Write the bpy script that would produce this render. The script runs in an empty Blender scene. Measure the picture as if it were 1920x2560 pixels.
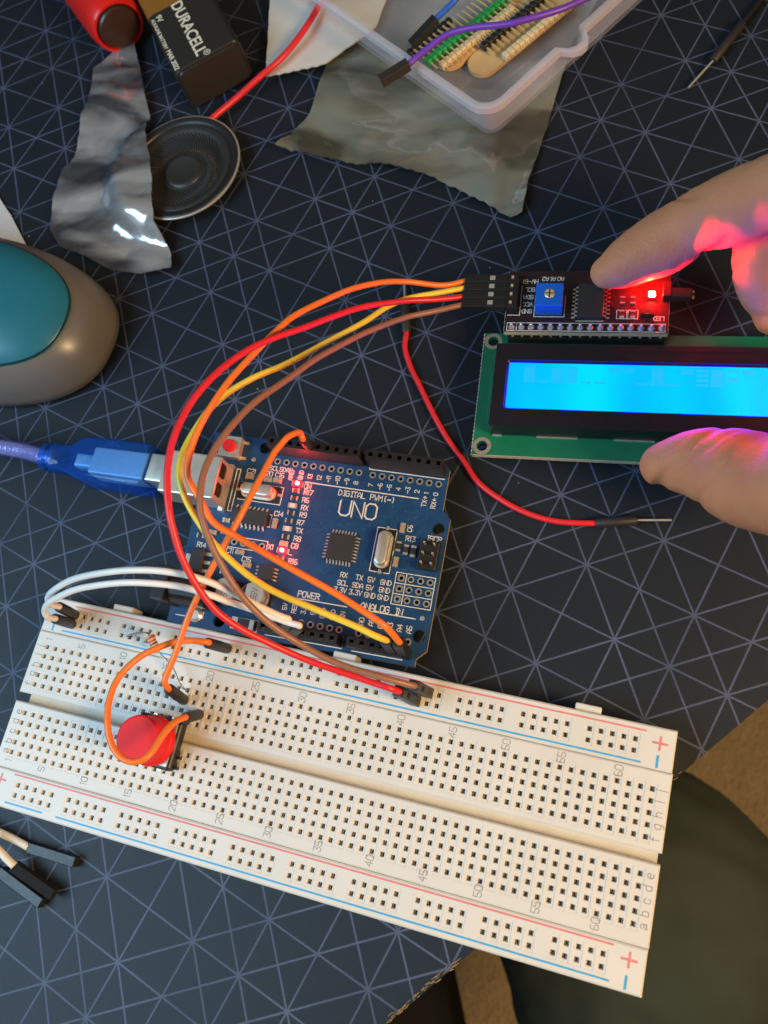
import bpy, bmesh, math, random
from mathutils import Vector, Matrix, Euler, noise
from mathutils.geometry import delaunay_2d_cdt
random.seed(7)
scn = bpy.context.scene
COL = scn.collection
MM = 0.001                      # everything below is written in millimetres

# ------------------------------------------------------------------ camera
CAM = Vector((64.2478820, 6.0768258, 216.2837497))
ROW = (Vector((0.95043033, 0.23006407, -0.20917150)),      # image right
       Vector((0.15647428, -0.93521221, -0.31763802)),     # image down
       Vector((-0.26869684, 0.26916285, -0.92485316)))     # view axis
FPX = 2164.11                   # focal length in photo pixels (photo 1920 x 2560)
cd = bpy.data.cameras.new('camera')
cam = bpy.data.objects.new('camera', cd); COL.objects.link(cam)
m = Matrix((ROW[0], -ROW[1], -ROW[2])).transposed().to_4x4(); m.translation = CAM*MM
cam.matrix_world = m
cd.sensor_fit = 'VERTICAL'; cd.sensor_height = 36.0; cd.lens = FPX/2560*36
cd.clip_start = 0.005; cd.clip_end = 20
cd.dof.use_dof = True; cd.dof.focus_distance = 0.222; cd.dof.aperture_fstop = 20
scn.camera = cam

# ------------------------------------------------------------------ light
world = bpy.data.worlds.new('World'); scn.world = world; world.use_nodes = True
bg = world.node_tree.nodes['Background']
wt = world.node_tree; wtc = wt.nodes.new('ShaderNodeTexCoord'); wsp = wt.nodes.new('ShaderNodeSeparateXYZ'); wr = wt.nodes.new('ShaderNodeValToRGB')
wt.links.new(wtc.outputs['Generated'], wsp.inputs[0]); wt.links.new(wsp.outputs[2], wr.inputs[0]); wt.links.new(wr.outputs[0], bg.inputs[0])
wr.color_ramp.elements[0].position = 0.15; wr.color_ramp.elements[0].color = (0.25, 0.20, 0.15, 1)      # dim walls
wr.color_ramp.elements[1].position = 0.75; wr.color_ramp.elements[1].color = (1.0, 0.90, 0.78, 1)       # paler ceiling
bg.inputs[1].default_value = 0.13
def area(name, loc, target, sx, sy, power, color):
    l = bpy.data.lights.new(name, 'AREA'); l.shape = 'RECTANGLE'
    l.size = sx*MM; l.size_y = sy*MM; l.energy = power; l.color = color
    o = bpy.data.objects.new(name, l); COL.objects.link(o)
    o.location = Vector(loc)*MM
    o.rotation_euler = (Vector(target)-Vector(loc)).to_track_quat('-Z', 'Y').to_euler()
    return o
area('warm_room_lamp', (440, -45, 330), (20, 20, 0), 140, 140, 3.3, (1.0, 0.65, 0.31))
area('monitor_light', (-330, -150, 400), (-30, 30, 0), 420, 260, 3.2, (0.46, 0.75, 1.0))
vs = scn.view_settings
vs.view_transform = 'Standard'; vs.look = 'None'; vs.exposure = 0.0; vs.gamma = 1.0
try: vs.use_curve_mapping = False
except Exception: pass
scn.render.engine = 'CYCLES'
try:
    scn.cycles.max_bounces = 8; scn.cycles.transparent_max_bounces = 16; scn.cycles.sample_clamp_indirect = 4.0
except Exception: pass

# ------------------------------------------------------------------ pixel helpers
def ray(u, v):
    return (ROW[0]*((u-960)/FPX) + ROW[1]*((v-1280)/FPX) + ROW[2])
def at(u, v, z=0.0):
    """photo pixel -> point on the horizontal plane z (mm)"""
    d = ray(u, v); return CAM + d*((z-CAM.z)/d.z)
def depth(p): return (Vector(p)-CAM).dot(ROW[2])
def reach(u, v, base, L):
    """point on the pixel's ray that lies L from base (upper solution)"""
    d = ray(u, v).normalized(); oc = CAM-Vector(base)
    b = oc.dot(d); c = oc.dot(oc)-L*L; disc = b*b-c
    t = -b if disc < 0 else -b-math.sqrt(disc)*0.35
    if disc >= 0:
        best = None
        for s in (-1, 1):
            p = CAM+d*(-b+s*math.sqrt(disc))
            if best is None or p.z > best.z: best = p
        return best
    return CAM+d*t

# ------------------------------------------------------------------ scene-graph helpers
def tag(o, label=None, cat=None, group=None, kind=None):
    if label: o['label'] = label
    if cat: o['category'] = cat
    if group: o['group'] = group
    if kind: o['kind'] = kind
    return o
def empty(name, loc=(0, 0, 0), rot=(0, 0, 0), label=None, cat=None, group=None, parent=None):
    o = bpy.data.objects.new(name, None); COL.objects.link(o)
    o.empty_display_size = 0.005
    o.location = Vector(loc)*MM; o.rotation_euler = rot
    if parent: o.parent = parent
    return tag(o, label, cat, group)

class MB:
    def __init__(s): s.v = []; s.f = []
    def add(s, vs, fs):
        n = len(s.v); s.v += [tuple(p) for p in vs]; s.f += [tuple(i+n for i in q) for q in fs]; return s
    def box(s, x0, y0, z0, x1, y1, z1):
        return s.add([(x0,y0,z0),(x1,y0,z0),(x1,y1,z0),(x0,y1,z0),(x0,y0,z1),(x1,y0,z1),(x1,y1,z1),(x0,y1,z1)],
                     [(0,3,2,1),(4,5,6,7),(0,1,5,4),(1,2,6,5),(2,3,7,6),(3,0,4,7)])
    def cbox(s, cx, cy, z0, sx, sy, sz): return s.box(cx-sx/2, cy-sy/2, z0, cx+sx/2, cy+sy/2, z0+sz)
    def rod(s, p0, p1, r0, r1=None, n=16, caps=True):
        p0 = Vector(p0); p1 = Vector(p1); r1 = r0 if r1 is None else r1
        a = (p1-p0).normalized(); x = a.orthogonal().normalized(); y = a.cross(x)
        vs = []
        for p, r in ((p0, r0), (p1, r1)):
            for i in range(n):
                t = 2*math.pi*i/n; vs.append(p+x*(r*math.cos(t))+y*(r*math.sin(t)))
        fs = [(i, (i+1) % n, n+(i+1) % n, n+i) for i in range(n)]
        if caps: fs += [tuple(range(n-1, -1, -1)), tuple(range(n, 2*n))]
        return s.add(vs, fs)
    def bar(s, p0, p1, w, h, up=(0, 0, 1)):
        """rectangular bar from p0 to p1, w wide and h high"""
        p0 = Vector(p0); p1 = Vector(p1); a = (p1-p0).normalized()
        x = a.cross(Vector(up)).normalized(); y = x.cross(a)
        vs = [p+x*(w/2*i)+y*(h/2*j) for p in (p0, p1) for i, j in ((-1,-1),(1,-1),(1,1),(-1,1))]
        return s.add(vs, [(0,3,2,1),(4,5,6,7),(0,1,5,4),(1,2,6,5),(2,3,7,6),(3,0,4,7)])
    def tube(s, pts, r, n=12, caps=True):
        pts = [Vector(p) for p in pts]; rr = r if isinstance(r, (list, tuple)) else [r]*len(pts)
        x = None; rings = []
        for i, p in enumerate(pts):
            a = (pts[min(i+1, len(pts)-1)]-pts[max(i-1, 0)]).normalized()
            x = a.orthogonal().normalized() if x is None else (x-a*x.dot(a)).normalized()
            y = a.cross(x)
            rings.append([p+x*(rr[i]*math.cos(2*math.pi*k/n))+y*(rr[i]*math.sin(2*math.pi*k/n)) for k in range(n)])
        return s.loft(rings, caps)
    def loft(s, rings, caps=True):
        n = len(rings[0]); vs = [p for r in rings for p in r]; fs = []
        for i in range(len(rings)-1):
            for k in range(n):
                fs.append((i*n+k, i*n+(k+1) % n, (i+1)*n+(k+1) % n, (i+1)*n+k))
        if caps:
            fs.append(tuple(range(n-1, -1, -1))); fs.append(tuple((len(rings)-1)*n+k for k in range(n)))
        return s.add(vs, fs)
    def lathe(s, prof, n=32, c=(0, 0, 0), caps=True):
        return s.loft([[(c[0]+r*math.cos(2*math.pi*k/n), c[1]+r*math.sin(2*math.pi*k/n), c[2]+z) for k in range(n)] for r, z in prof], caps)
    def prism(s, poly, z0, z1, holes=()):
        """plate from an outline with holes"""
        loops = [list(poly)]+[list(h) for h in holes]
        pts = []; edges = []
        for L in loops:
            n0 = len(pts); pts += [Vector(p) for p in L]
            edges += [(n0+i, n0+(i+1) % len(L)) for i in range(len(L))]
        r = delaunay_2d_cdt(pts, edges, [], 1, 1e-5)
        V, F = r[0], r[2]
        def inh(x, y):
            for L in loops[1:]:
                c = False; j = len(L)-1
                for i in range(len(L)):
                    if (L[i][1] > y) != (L[j][1] > y) and x < (L[j][0]-L[i][0])*(y-L[i][1])/(L[j][1]-L[i][1])+L[i][0]: c = not c
                    j = i
                if c: return True
            return False
        if holes: F = [q for q in F if not inh(sum(V[i].x for i in q)/len(q), sum(V[i].y for i in q)/len(q))]
        s.add([(p.x, p.y, z1) for p in V], F)
        s.add([(p.x, p.y, z0) for p in V], [tuple(reversed(q)) for q in F])
        for L in loops:
            n = len(L)
            A = sum(L[i][0]*L[(i+1) % n][1]-L[(i+1) % n][0]*L[i][1] for i in range(n))
            q = L if (A > 0) == (L is loops[0]) else L[::-1]
            s.add([(p[0], p[1], z) for z in (z0, z1) for p in q], [(i, (i+1) % n, n+(i+1) % n, n+i) for i in range(n)])
        return s
    def ribbon(s, pts, w, z, closed=False):
        """flat mitred line"""
        P = [Vector((p[0], p[1])) for p in pts]; n = len(P); L = []; Rr = []
        for i in range(n):
            a = P[i]-P[i-1] if (i > 0 or closed) else P[1]-P[0]
            b = P[(i+1) % n]-P[i] if (i < n-1 or closed) else P[-1]-P[-2]
            a.normalize(); b.normalize()
            na = Vector((-a.y, a.x)); nb = Vector((-b.y, b.x)); mm = na+nb
            mm = na.copy() if mm.length < 1e-4 else mm.normalized()
            k = w/2/max(0.45, mm.dot(na))
            e = Vector((0, 0))
            if not closed and i == 0: e = -a*(w/2)
            if not closed and i == n-1: e = b*(w/2)
            L.append(P[i]+mm*k+e); Rr.append(P[i]-mm*k+e)
        vs = [(p.x, p.y, z) for p in L]+[(p.x, p.y, z) for p in Rr]
        fs = [(n+i, n+(i+1) % n, (i+1) % n, i) for i in range(n if closed else n-1)]
        return s.add(vs, fs)
    def xf(s, M):
        s.v = [tuple(M @ Vector(p)) for p in s.v]; return s
    def build(s, name, mat, parent=None, smooth=False, bev=0, seg=2, kind=None):
        me = bpy.data.meshes.new(name)
        me.from_pydata([(x*MM, y*MM, z*MM) for x, y, z in s.v], [], s.f); me.update()
        if mat: me.materials.append(mat)
        if smooth:
            for p in me.polygons: p.use_smooth = True
        o = bpy.data.objects.new(name, me); COL.objects.link(o)
        if parent: o.parent = parent
        if smooth == 'auto':
            try: me.set_sharp_from_angle(angle=math.radians(38))
            except Exception: pass
        if bev:
            b = o.modifiers.new('bevel', 'BEVEL'); b.width = bev*MM; b.segments = seg; b.limit_method = 'ANGLE'; b.angle_limit = math.radians(40)
        if kind: o['kind'] = kind
        return o

def catmull(P, per=8):
    P = [Vector(p) for p in P]; out = []
    Q = [P[0]*2-P[1]]+P+[P[-1]*2-P[-2]]
    for i in range(1, len(Q)-2):
        a, b, c, d = Q[i-1:i+3]
        for k in range(per):
            t = k/per
            out.append(0.5*((2*b)+(c-a)*t+(2*a-5*b+4*c-d)*t*t+(3*b-a-3*c+d)*t**3))
    out.append(P[-1]); return out
def circle(cx, cy, r, n=24): return [(cx+r*math.cos(2*math.pi*i/n), cy+r*math.sin(2*math.pi*i/n)) for i in range(n)]
def rrect(x0, y0, x1, y1, r, n=6):
    out = []
    for cx, cy, a in ((x1-r, y0+r, -90), (x1-r, y1-r, 0), (x0+r, y1-r, 90), (x0+r, y0+r, 180)):
        for i in range(n+1):
            t = math.radians(a+90*i/n); out.append((cx+r*math.cos(t), cy+r*math.sin(t)))
    return out

# ------------------------------------------------------------------ materials
def newmat(name):
    mt = bpy.data.materials.new(name); mt.use_nodes = True
    nt = mt.node_tree; return mt, nt, nt.nodes['Principled BSDF']
def setin(n, **kw):
    for k, v in kw.items():
        k = k.replace('_', ' ')
        if k in n.inputs: n.inputs[k].default_value = v
def mat(name, col, rough=0.5, metal=0.0, spec=0.5, var=0.12, scale=900, bump=0.0, bscale=2500, coat=0.0, sss=0.0, alpha=1.0, trans=0.0):
    mt, nt, b = newmat(name)
    setin(b, Roughness=rough, Metallic=metal, Specular_IOR_Level=spec, Coat_Weight=coat, Alpha=alpha, Transmission_Weight=trans)
    N = nt.nodes; Lk = nt.links
    tc = N.new('ShaderNodeTexCoord'); nz = N.new('ShaderNodeTexNoise')
    nz.inputs['Scale'].default_value = scale; nz.inputs['Detail'].default_value = 5
    Lk.new(tc.outputs['Object'], nz.inputs['Vector'])
    mx = N.new('ShaderNodeMix'); mx.data_type = 'RGBA'
    mx.inputs[6].default_value = tuple(c*(1-var) for c in col)+(1,)
    mx.inputs[7].default_value = tuple(min(1, c*(1+var)) for c in col)+(1,)
    Lk.new(nz.outputs['Fac'], mx.inputs[0]); Lk.new(mx.outputs[2], b.inputs['Base Color'])
    mr = N.new('ShaderNodeMapRange'); mr.inputs[3].default_value = max(0.02, rough-0.09); mr.inputs[4].default_value = min(1, rough+0.09)
    Lk.new(nz.outputs['Fac'], mr.inputs[0]); Lk.new(mr.outputs[0], b.inputs['Roughness'])
    if bump:
        n2 = N.new('ShaderNodeTexNoise'); n2.inputs['Scale'].default_value = bscale; n2.inputs['Detail'].default_value = 4
        Lk.new(tc.outputs['Object'], n2.inputs['Vector'])
        bp = N.new('ShaderNodeBump'); bp.inputs['Strength'].default_value = bump; bp.inputs['Distance'].default_value = 0.0004
        Lk.new(n2.outputs['Fac'], bp.inputs['Height']); Lk.new(bp.outputs[0], b.inputs['Normal'])
    if sss:
        setin(b, Subsurface_Weight=sss, Subsurface_Scale=0.002)
        b.inputs['Subsurface Radius'].default_value = (1.0, 0.45, 0.25)
    return mt
def emit(name, col, strength):
    mt, nt, b = newmat(name); setin(b, Base_Color=(0.02, 0.02, 0.02, 1), Roughness=0.4)
    b.inputs['Emission Color'].default_value = tuple(col)+(1,); b.inputs['Emission Strength'].default_value = strength
    return mt
def film(name, col, rough, clear, tint=(1, 1, 1), metal=0.0, spec=0.5, transl=0.0):
    """thin see-through plastic: part clear, part surface"""
    mt, nt, b = newmat(name); N = nt.nodes; Lk = nt.links
    setin(b, Base_Color=tuple(col)+(1,), Roughness=rough, Metallic=metal, Specular_IOR_Level=spec)
    out = N['Material Output']; tr = N.new('ShaderNodeBsdfTransparent'); tr.inputs[0].default_value = tuple(tint)+(1,)
    top = b.outputs[0]
    if transl:
        tl = N.new('ShaderNodeBsdfTranslucent'); tl.inputs[0].default_value = tuple(col)+(1,)
        m0 = N.new('ShaderNodeMixShader'); m0.inputs[0].default_value = transl
        Lk.new(top, m0.inputs[1]); Lk.new(tl.outputs[0], m0.inputs[2]); top = m0.outputs[0]
    mx = N.new('ShaderNodeMixShader'); mx.inputs[0].default_value = 1-clear
    Lk.new(tr.outputs[0], mx.inputs[1]); Lk.new(top, mx.inputs[2]); Lk.new(mx.outputs[0], out.inputs[0])
    return mt
M = {}
M['bb'] = mat('white_abs', (0.69, 0.655, 0.59), 0.45, var=0.07, scale=70, bump=0.05, bscale=1500)
M['bb_gap'] = mat('cream_tape', (0.60, 0.53, 0.42), 0.75, var=0.08, scale=300)
M['red_ink'] = mat('red_ink', (0.72, 0.20, 0.20), 0.5, var=0.25, scale=700)
M['blue_ink'] = mat('blue_ink', (0.05, 0.36, 0.66), 0.5, var=0.25, scale=700)
M['grey_ink'] = mat('grey_ink', (0.24, 0.21, 0.18), 0.6, var=0.3, scale=1500)
M['pcb'] = mat('blue_solder_mask', (0.012, 0.056, 0.150), 0.33, spec=0.5, var=0.35, scale=260, bump=0.06, bscale=700)
M['pcb_edge'] = mat('board_edge', (0.36, 0.29, 0.17), 0.7, bump=0.3)
M['silk'] = mat('white_silkscreen', (0.72, 0.68, 0.58), 0.55, var=0.1, scale=3000)
M['tin'] = mat('tinned_metal', (0.85, 0.80, 0.70), 0.3, metal=0.75, bump=0.08)
M['gold'] = mat('gold_pin', (0.86, 0.66, 0.34), 0.35, metal=0.45)
M['steel'] = mat('steel_can', (0.70, 0.67, 0.58), 0.34, metal=0.72, var=0.05, scale=300, bump=0.03)
M['black'] = mat('black_plastic', (0.014, 0.013, 0.013), 0.42, bump=0.12)
M['black_soft'] = mat('black_heatshrink', (0.022, 0.021, 0.021), 0.5, bump=0.2)
M['chip'] = mat('chip_epoxy', (0.028, 0.026, 0.024), 0.55, bump=0.25, bscale=6000)
M['ceramic'] = mat('tan_ceramic', (0.40, 0.27, 0.16), 0.45)
M['via'] = mat('hole_ring', (0.62, 0.56, 0.42), 0.35, metal=0.7)
M['dark'] = mat('dark_hole', (0.004, 0.004, 0.005), 0.9)
M['clear_led'] = mat('white_led', (0.70, 0.64, 0.50), 0.3)
M['red_led'] = emit('lit_red_led', (1.0, 0.012, 0.010), 1300)
M['red_led2'] = emit('lit_red_led_bright', (1.0, 0.010, 0.004), 7600)
M['led_body'] = emit('glowing_red_package', (1.0, 0.0, 0.006), 7.0)
M['red_cap'] = mat('red_button_plastic', (0.78, 0.014, 0.016), 0.55, spec=0.3, bump=0.06)
for nm, c in dict(orange=(0.88, 0.19, 0.025), yellow=(0.82, 0.60, 0.055), red=(0.72, 0.022, 0.03), brown=(0.30, 0.135, 0.075),
                  white=(0.80, 0.77, 0.72), purple=(0.15, 0.045, 0.42), blue=(0.02, 0.11, 0.50), blackw=(0.012, 0.011, 0.012), cream=(0.78, 0.70, 0.56)).items():
    M['w_'+nm] = mat(nm+'_wire_insulation', c, 0.38, var=0.07, scale=500, bump=0.08, bscale=900, sss=0.0)

# ------------------------------------------------------------------ stroke lettering
GL = {'A':['00 04 26 44 40','02 42'],'B':['00 06 36 45 44 33 42 41 30 00','03 33'],'C':['45 36 16 05 01 10 30 41'],'D':['00 06 26 44 42 20 00'],
 'E':['40 00 06 46','03 33'],'F':['00 06 46','03 33'],'G':['45 36 16 05 01 10 30 41 43 23'],'H':['00 06','40 46','03 43'],'I':['10 30','20 26','16 36'],
 'J':['01 10 30 41 46'],'K':['00 06','46 02','13 40'],'L':['06 00 40'],'M':['00 06 23 46 40'],'N':['00 06 40 46'],'O':['10 30 41 45 36 16 05 01 10'],
 'P':['00 06 36 45 44 33 03'],'R':['00 06 36 45 44 33 03','23 40'],'S':['45 36 16 05 04 13 33 42 41 30 10 01'],'T':['20 26','06 46'],
 'U':['06 01 10 30 41 46'],'V':['06 20 46'],'W':['06 10 23 30 46'],'X':['00 46','06 40'],'Y':['06 23 46','23 20'],'Z':['06 46 00 40'],
 '0':['10 30 41 45 36 16 05 01 10'],'1':['05 16 10'],'2':['05 16 36 45 44 00 40'],'3':['06 46 23 33 42 41 30 10 01'],'4':['30 36 02 42'],
 '5':['46 06 03 33 42 41 30 10 01'],'6':['36 16 05 01 10 30 41 42 33 03'],'7':['06 46 10'],'8':['13 04 05 16 36 45 44 33 13 02 01 10 30 41 42 33'],
 '9':['43 13 04 05 16 36 45 41 30 10'],'.':['10 11'],'-':['03 43'],'~':['02 13 32 43'],'(':['36 25 21 30'],')':['16 25 21 10'],'+':['03 43','21 25'],
 '>':['03 43','25 43 21'],'<':['03 43','25 03 21'],' ':[],
 'a':['03 14 34 43 40','42 22 11 01 00 20 41'],'b':['06 00','00 30 41 43 34 04'],'c':['43 34 14 03 01 10 30 41'],'d':['46 40','40 10 01 03 14 44'],
 'e':['02 42 43 34 14 03 01 10 40'],'f':['10 15 26 36','04 34'],'g':['44 4a 3b 1b','44 14 03 01 10 40'],'h':['00 06','03 14 34 43 40'],'i':['20 24','25 26'],'j':['24 2a 1b','25 26']}
def stroke_text(mb, txt, x, y, h, rot=0.0, w=None, z=0.03, aspect=0.62, align='c', gap=0.28):
    """centre (or left) of the line at x, y; h is the cap height"""
    w = w or h*0.155; cw = h*aspect; adv = cw*(1+gap)
    narrow = {'1': 0.45, 'I': 0.7, '.': 0.4, 'i': 0.6}
    xs = []; X = 0
    for c in txt:
        k = narrow.get(c, 1.0); xs.append(X); X += cw*k+cw*gap
    tot = X-cw*gap; off = -tot/2 if align == 'c' else 0.0
    co, si = math.cos(rot), math.sin(rot); q = 0
    for c, cx in zip(txt, xs):
        for st in GL.get(c, GL.get(c.upper(), [])):
            P = []
            for pr in st.split():
                py = int(pr[1], 16); py = {10: -1, 11: -2}.get(py, py)
                px = off+cx+int(pr[0])/4*cw*(1.0); pyy = (py/6-0.5)*h
                P.append((x+px*co-pyy*si, y+px*si+pyy*co))
            q += 1
            cl = len(P) > 3 and (Vector(P[0])-Vector(P[-1])).length < 1e-6
            mb.ribbon(P[:-1] if cl else P, w, z+0.004*(q % 4), closed=cl)
    return mb

# ------------------------------------------------------------------ desk mat and desk
OX, OY, CELL, ANG = -46.3718594, -37.2902693, 14.0073856, -0.28499765
def mat_material():
    mt, nt, b = newmat('printed_desk_mat'); N = nt.nodes; Lk = nt.links
    geo = N.new('ShaderNodeTexCoord')
    sep = N.new('ShaderNodeSeparateXYZ'); Lk.new(geo.outputs['Object'], sep.inputs[0])
    def mth(op, a, bb=None, c=None):
        n = N.new('ShaderNodeMath'); n.operation = op
        for i, x in enumerate((a, bb, c)):
            if x is None: continue
            if isinstance(x, (int, float)): n.inputs[i].default_value = x
            else: Lk.new(x, n.inputs[i])
        return n.outputs[0]
    x = mth('ADD', mth('MULTIPLY', sep.outputs[0], 1000), -OX); y = mth('ADD', mth('MULTIPLY', sep.outputs[1], 1000), -OY)
    c, s = math.cos(ANG)/CELL, math.sin(ANG)/CELL
    i = mth('ADD', mth('MULTIPLY', x, c), mth('MULTIPLY', y, s))
    j = mth('ADD', mth('MULTIPLY', x, -s), mth('MULTIPLY', y, c))
    def near(t): return mth('ABSOLUTE', mth('SUBTRACT', t, mth('ROUND', t)))
    nz = N.new('ShaderNodeTexNoise'); nz.inputs['Scale'].default_value = 1800; nz.inputs['Detail'].default_value = 3
    Lk.new(geo.outputs['Object'], nz.inputs['Vector'])
    jit = mth('MULTIPLY', mth('SUBTRACT', nz.outputs['Fac'], 0.5), 0.25)
    def line(d_mm):
        mr = N.new('ShaderNodeMapRange'); mr.inputs[1].default_value = 0.10; mr.inputs[2].default_value = 0.33
        mr.inputs[3].default_value = 1; mr.inputs[4].default_value = 0
        Lk.new(mth('ADD', d_mm, jit), mr.inputs[0]); return mr.outputs[0]
    lines = [line(mth('MULTIPLY', near(i), CELL)), line(mth('MULTIPLY', near(j), CELL))]
    for t in (mth('SUBTRACT', i, j), mth('ADD', i, j)):
        k = mth('FLOORED_MODULO', mth('ROUND', t), 4)
        on = mth('GREATER_THAN', mth('ABSOLUTE', mth('SUBTRACT', k, 1)), 0.5)
        lines.append(mth('MULTIPLY', line(mth('MULTIPLY', near(t), CELL/math.sqrt(2))), on))
    tot = lines[0]
    for l in lines[1:]: tot = mth('MAXIMUM', tot, l)
    n2 = N.new('ShaderNodeTexNoise'); n2.inputs['Scale'].default_value = 35; n2.inputs['Detail'].default_value = 6
    Lk.new(geo.outputs['Object'], n2.inputs['Vector'])
    wear = N.new('ShaderNodeMapRange'); wear.inputs[1].default_value = 0.3; wear.inputs[2].default_value = 0.7; wear.inputs[3].default_value = 0.50; wear.inputs[4].default_value = 1.0
    Lk.new(n2.outputs['Fac'], wear.inputs[0])
    mx = N.new('ShaderNodeMix'); mx.data_type = 'RGBA'
    mx.inputs[6].default_value = (0.0088, 0.0128, 0.0195, 1); mx.inputs[7].default_value = (0.090, 0.112, 0.185, 1)
    Lk.new(mth('MULTIPLY', tot, wear.outputs[0]), mx.inputs[0])
    vo = N.new('ShaderNodeTexVoronoi'); vo.inputs['Scale'].default_value = 75; Lk.new(geo.outputs['Object'], vo.inputs['Vector'])
    spk = mth('MULTIPLY', mth('LESS_THAN', vo.outputs['Distance'], 0.022), 0.75)
    m2 = N.new('ShaderNodeMix'); m2.data_type = 'RGBA'; Lk.new(spk, m2.inputs[0]); Lk.new(mx.outputs[2], m2.inputs[6]); m2.inputs[7].default_value = (0.30, 0.29, 0.27, 1)
    Lk.new(m2.outputs[2], b.inputs['Base Color'])
    b.inputs['Roughness'].default_value = 0.5; setin(b, Specular_IOR_Level=0.34)
    wv = N.new('ShaderNodeTexNoise'); wv.inputs['Scale'].default_value = 4200; wv.inputs['Detail'].default_value = 2
    Lk.new(geo.outputs['Object'], wv.inputs['Vector'])
    bp = N.new('ShaderNodeBump'); bp.inputs['Strength'].default_value = 0.35; bp.inputs['Distance'].default_value = 0.00025
    Lk.new(wv.outputs['Fac'], bp.inputs['Height']); Lk.new(bp.outputs[0], b.inputs['Normal'])
    return mt
M['mat'] = mat_material()
EA, EB = Vector((101.4, 39.5)), Vector((33.0, -46.0))        # front edge of the mat
ed = (EA-EB).normalized(); en = Vector((ed.y, -ed.x))        # along the edge, outwards
def edgept(t, out): p = EB+ed*t+en*out; return (p.x, p.y)
matp = [edgept(-260, 0), edgept(420, 0), edgept(420, -620), edgept(-260, -620)]
desk_mat = tag(MB().prism(matp, -3.0, 0.0).build('desk_mat', M['mat'], bev=0.5), 'dark desk mat printed with a grid of pale triangles', 'desk mat')
M['fray'] = mat('frayed_tan_edge', (0.42, 0.25, 0.09), 0.9, bump=0.6)
fr = MB()
rr = random.Random(3)
for k in range(70):
    t = rr.uniform(-4, 17) if k < 60 else rr.uniform(66, 84)
    o = rr.uniform(-1.1, 0.1) if k < 60 else rr.uniform(-0.4, 0.0)
    a = edgept(t, o); b_ = edgept(t+rr.uniform(0.5, 1.4), o+rr.uniform(-0.15, 0.2))
    fr.tube([(a[0], a[1], 0.05), ((a[0]+b_[0])/2, (a[1]+b_[1])/2, 0.2+rr.random()*0.15), (b_[0], b_[1], 0.05)], 0.07, 5)
fr.build('frayed_stitching', M['fray'], desk_mat, kind='stuff')
M['desk'] = mat('dark_desk_laminate', (0.03, 0.024, 0.02), 0.5)
dp = [edgept(-300, -4), edgept(460, -4), edgept(460, -680), edgept(-300, -680)]
tag(MB().prism(dp, -28, -3.0).build('desk', M['desk'], bev=1.0), kind='structure')

# ------------------------------------------------------------------ floor below the desk
def carpet_material():
    mt, nt, b = newmat('tan_loop_carpet'); N = nt.nodes; Lk = nt.links
    tc = N.new('ShaderNodeTexCoord'); v = N.new('ShaderNodeTexVoronoi'); v.inputs['Scale'].default_value = 240
    n = N.new('ShaderNodeTexNoise'); n.inputs['Scale'].default_value = 60; n.inputs['Detail'].default_value = 6
    Lk.new(tc.outputs['Object'], v.inputs['Vector']); Lk.new(tc.outputs['Object'], n.inputs['Vector'])
    mx = N.new('ShaderNodeMix'); mx.data_type = 'RGBA'
    mx.inputs[6].default_value = (0.50, 0.34, 0.16, 1); mx.inputs[7].default_value = (0.76, 0.57, 0.33, 1)
    Lk.new(n.outputs['Fac'], mx.inputs[0]); Lk.new(mx.outputs[2], b.inputs['Base Color'])
    b.inputs['Roughness'].default_value = 0.95
    bp = N.new('ShaderNodeBump'); bp.inputs['Strength'].default_value = 0.7; bp.inputs['Distance'].default_value = 0.006
    Lk.new(v.outputs['Distance'], bp.inputs['Height']); Lk.new(bp.outputs[0], b.inputs['Normal'])
    return mt
tag(MB().box(-1500, -1500, -735, 2000, 1500, -715).build('carpet', carpet_material()), kind='structure')

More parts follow.
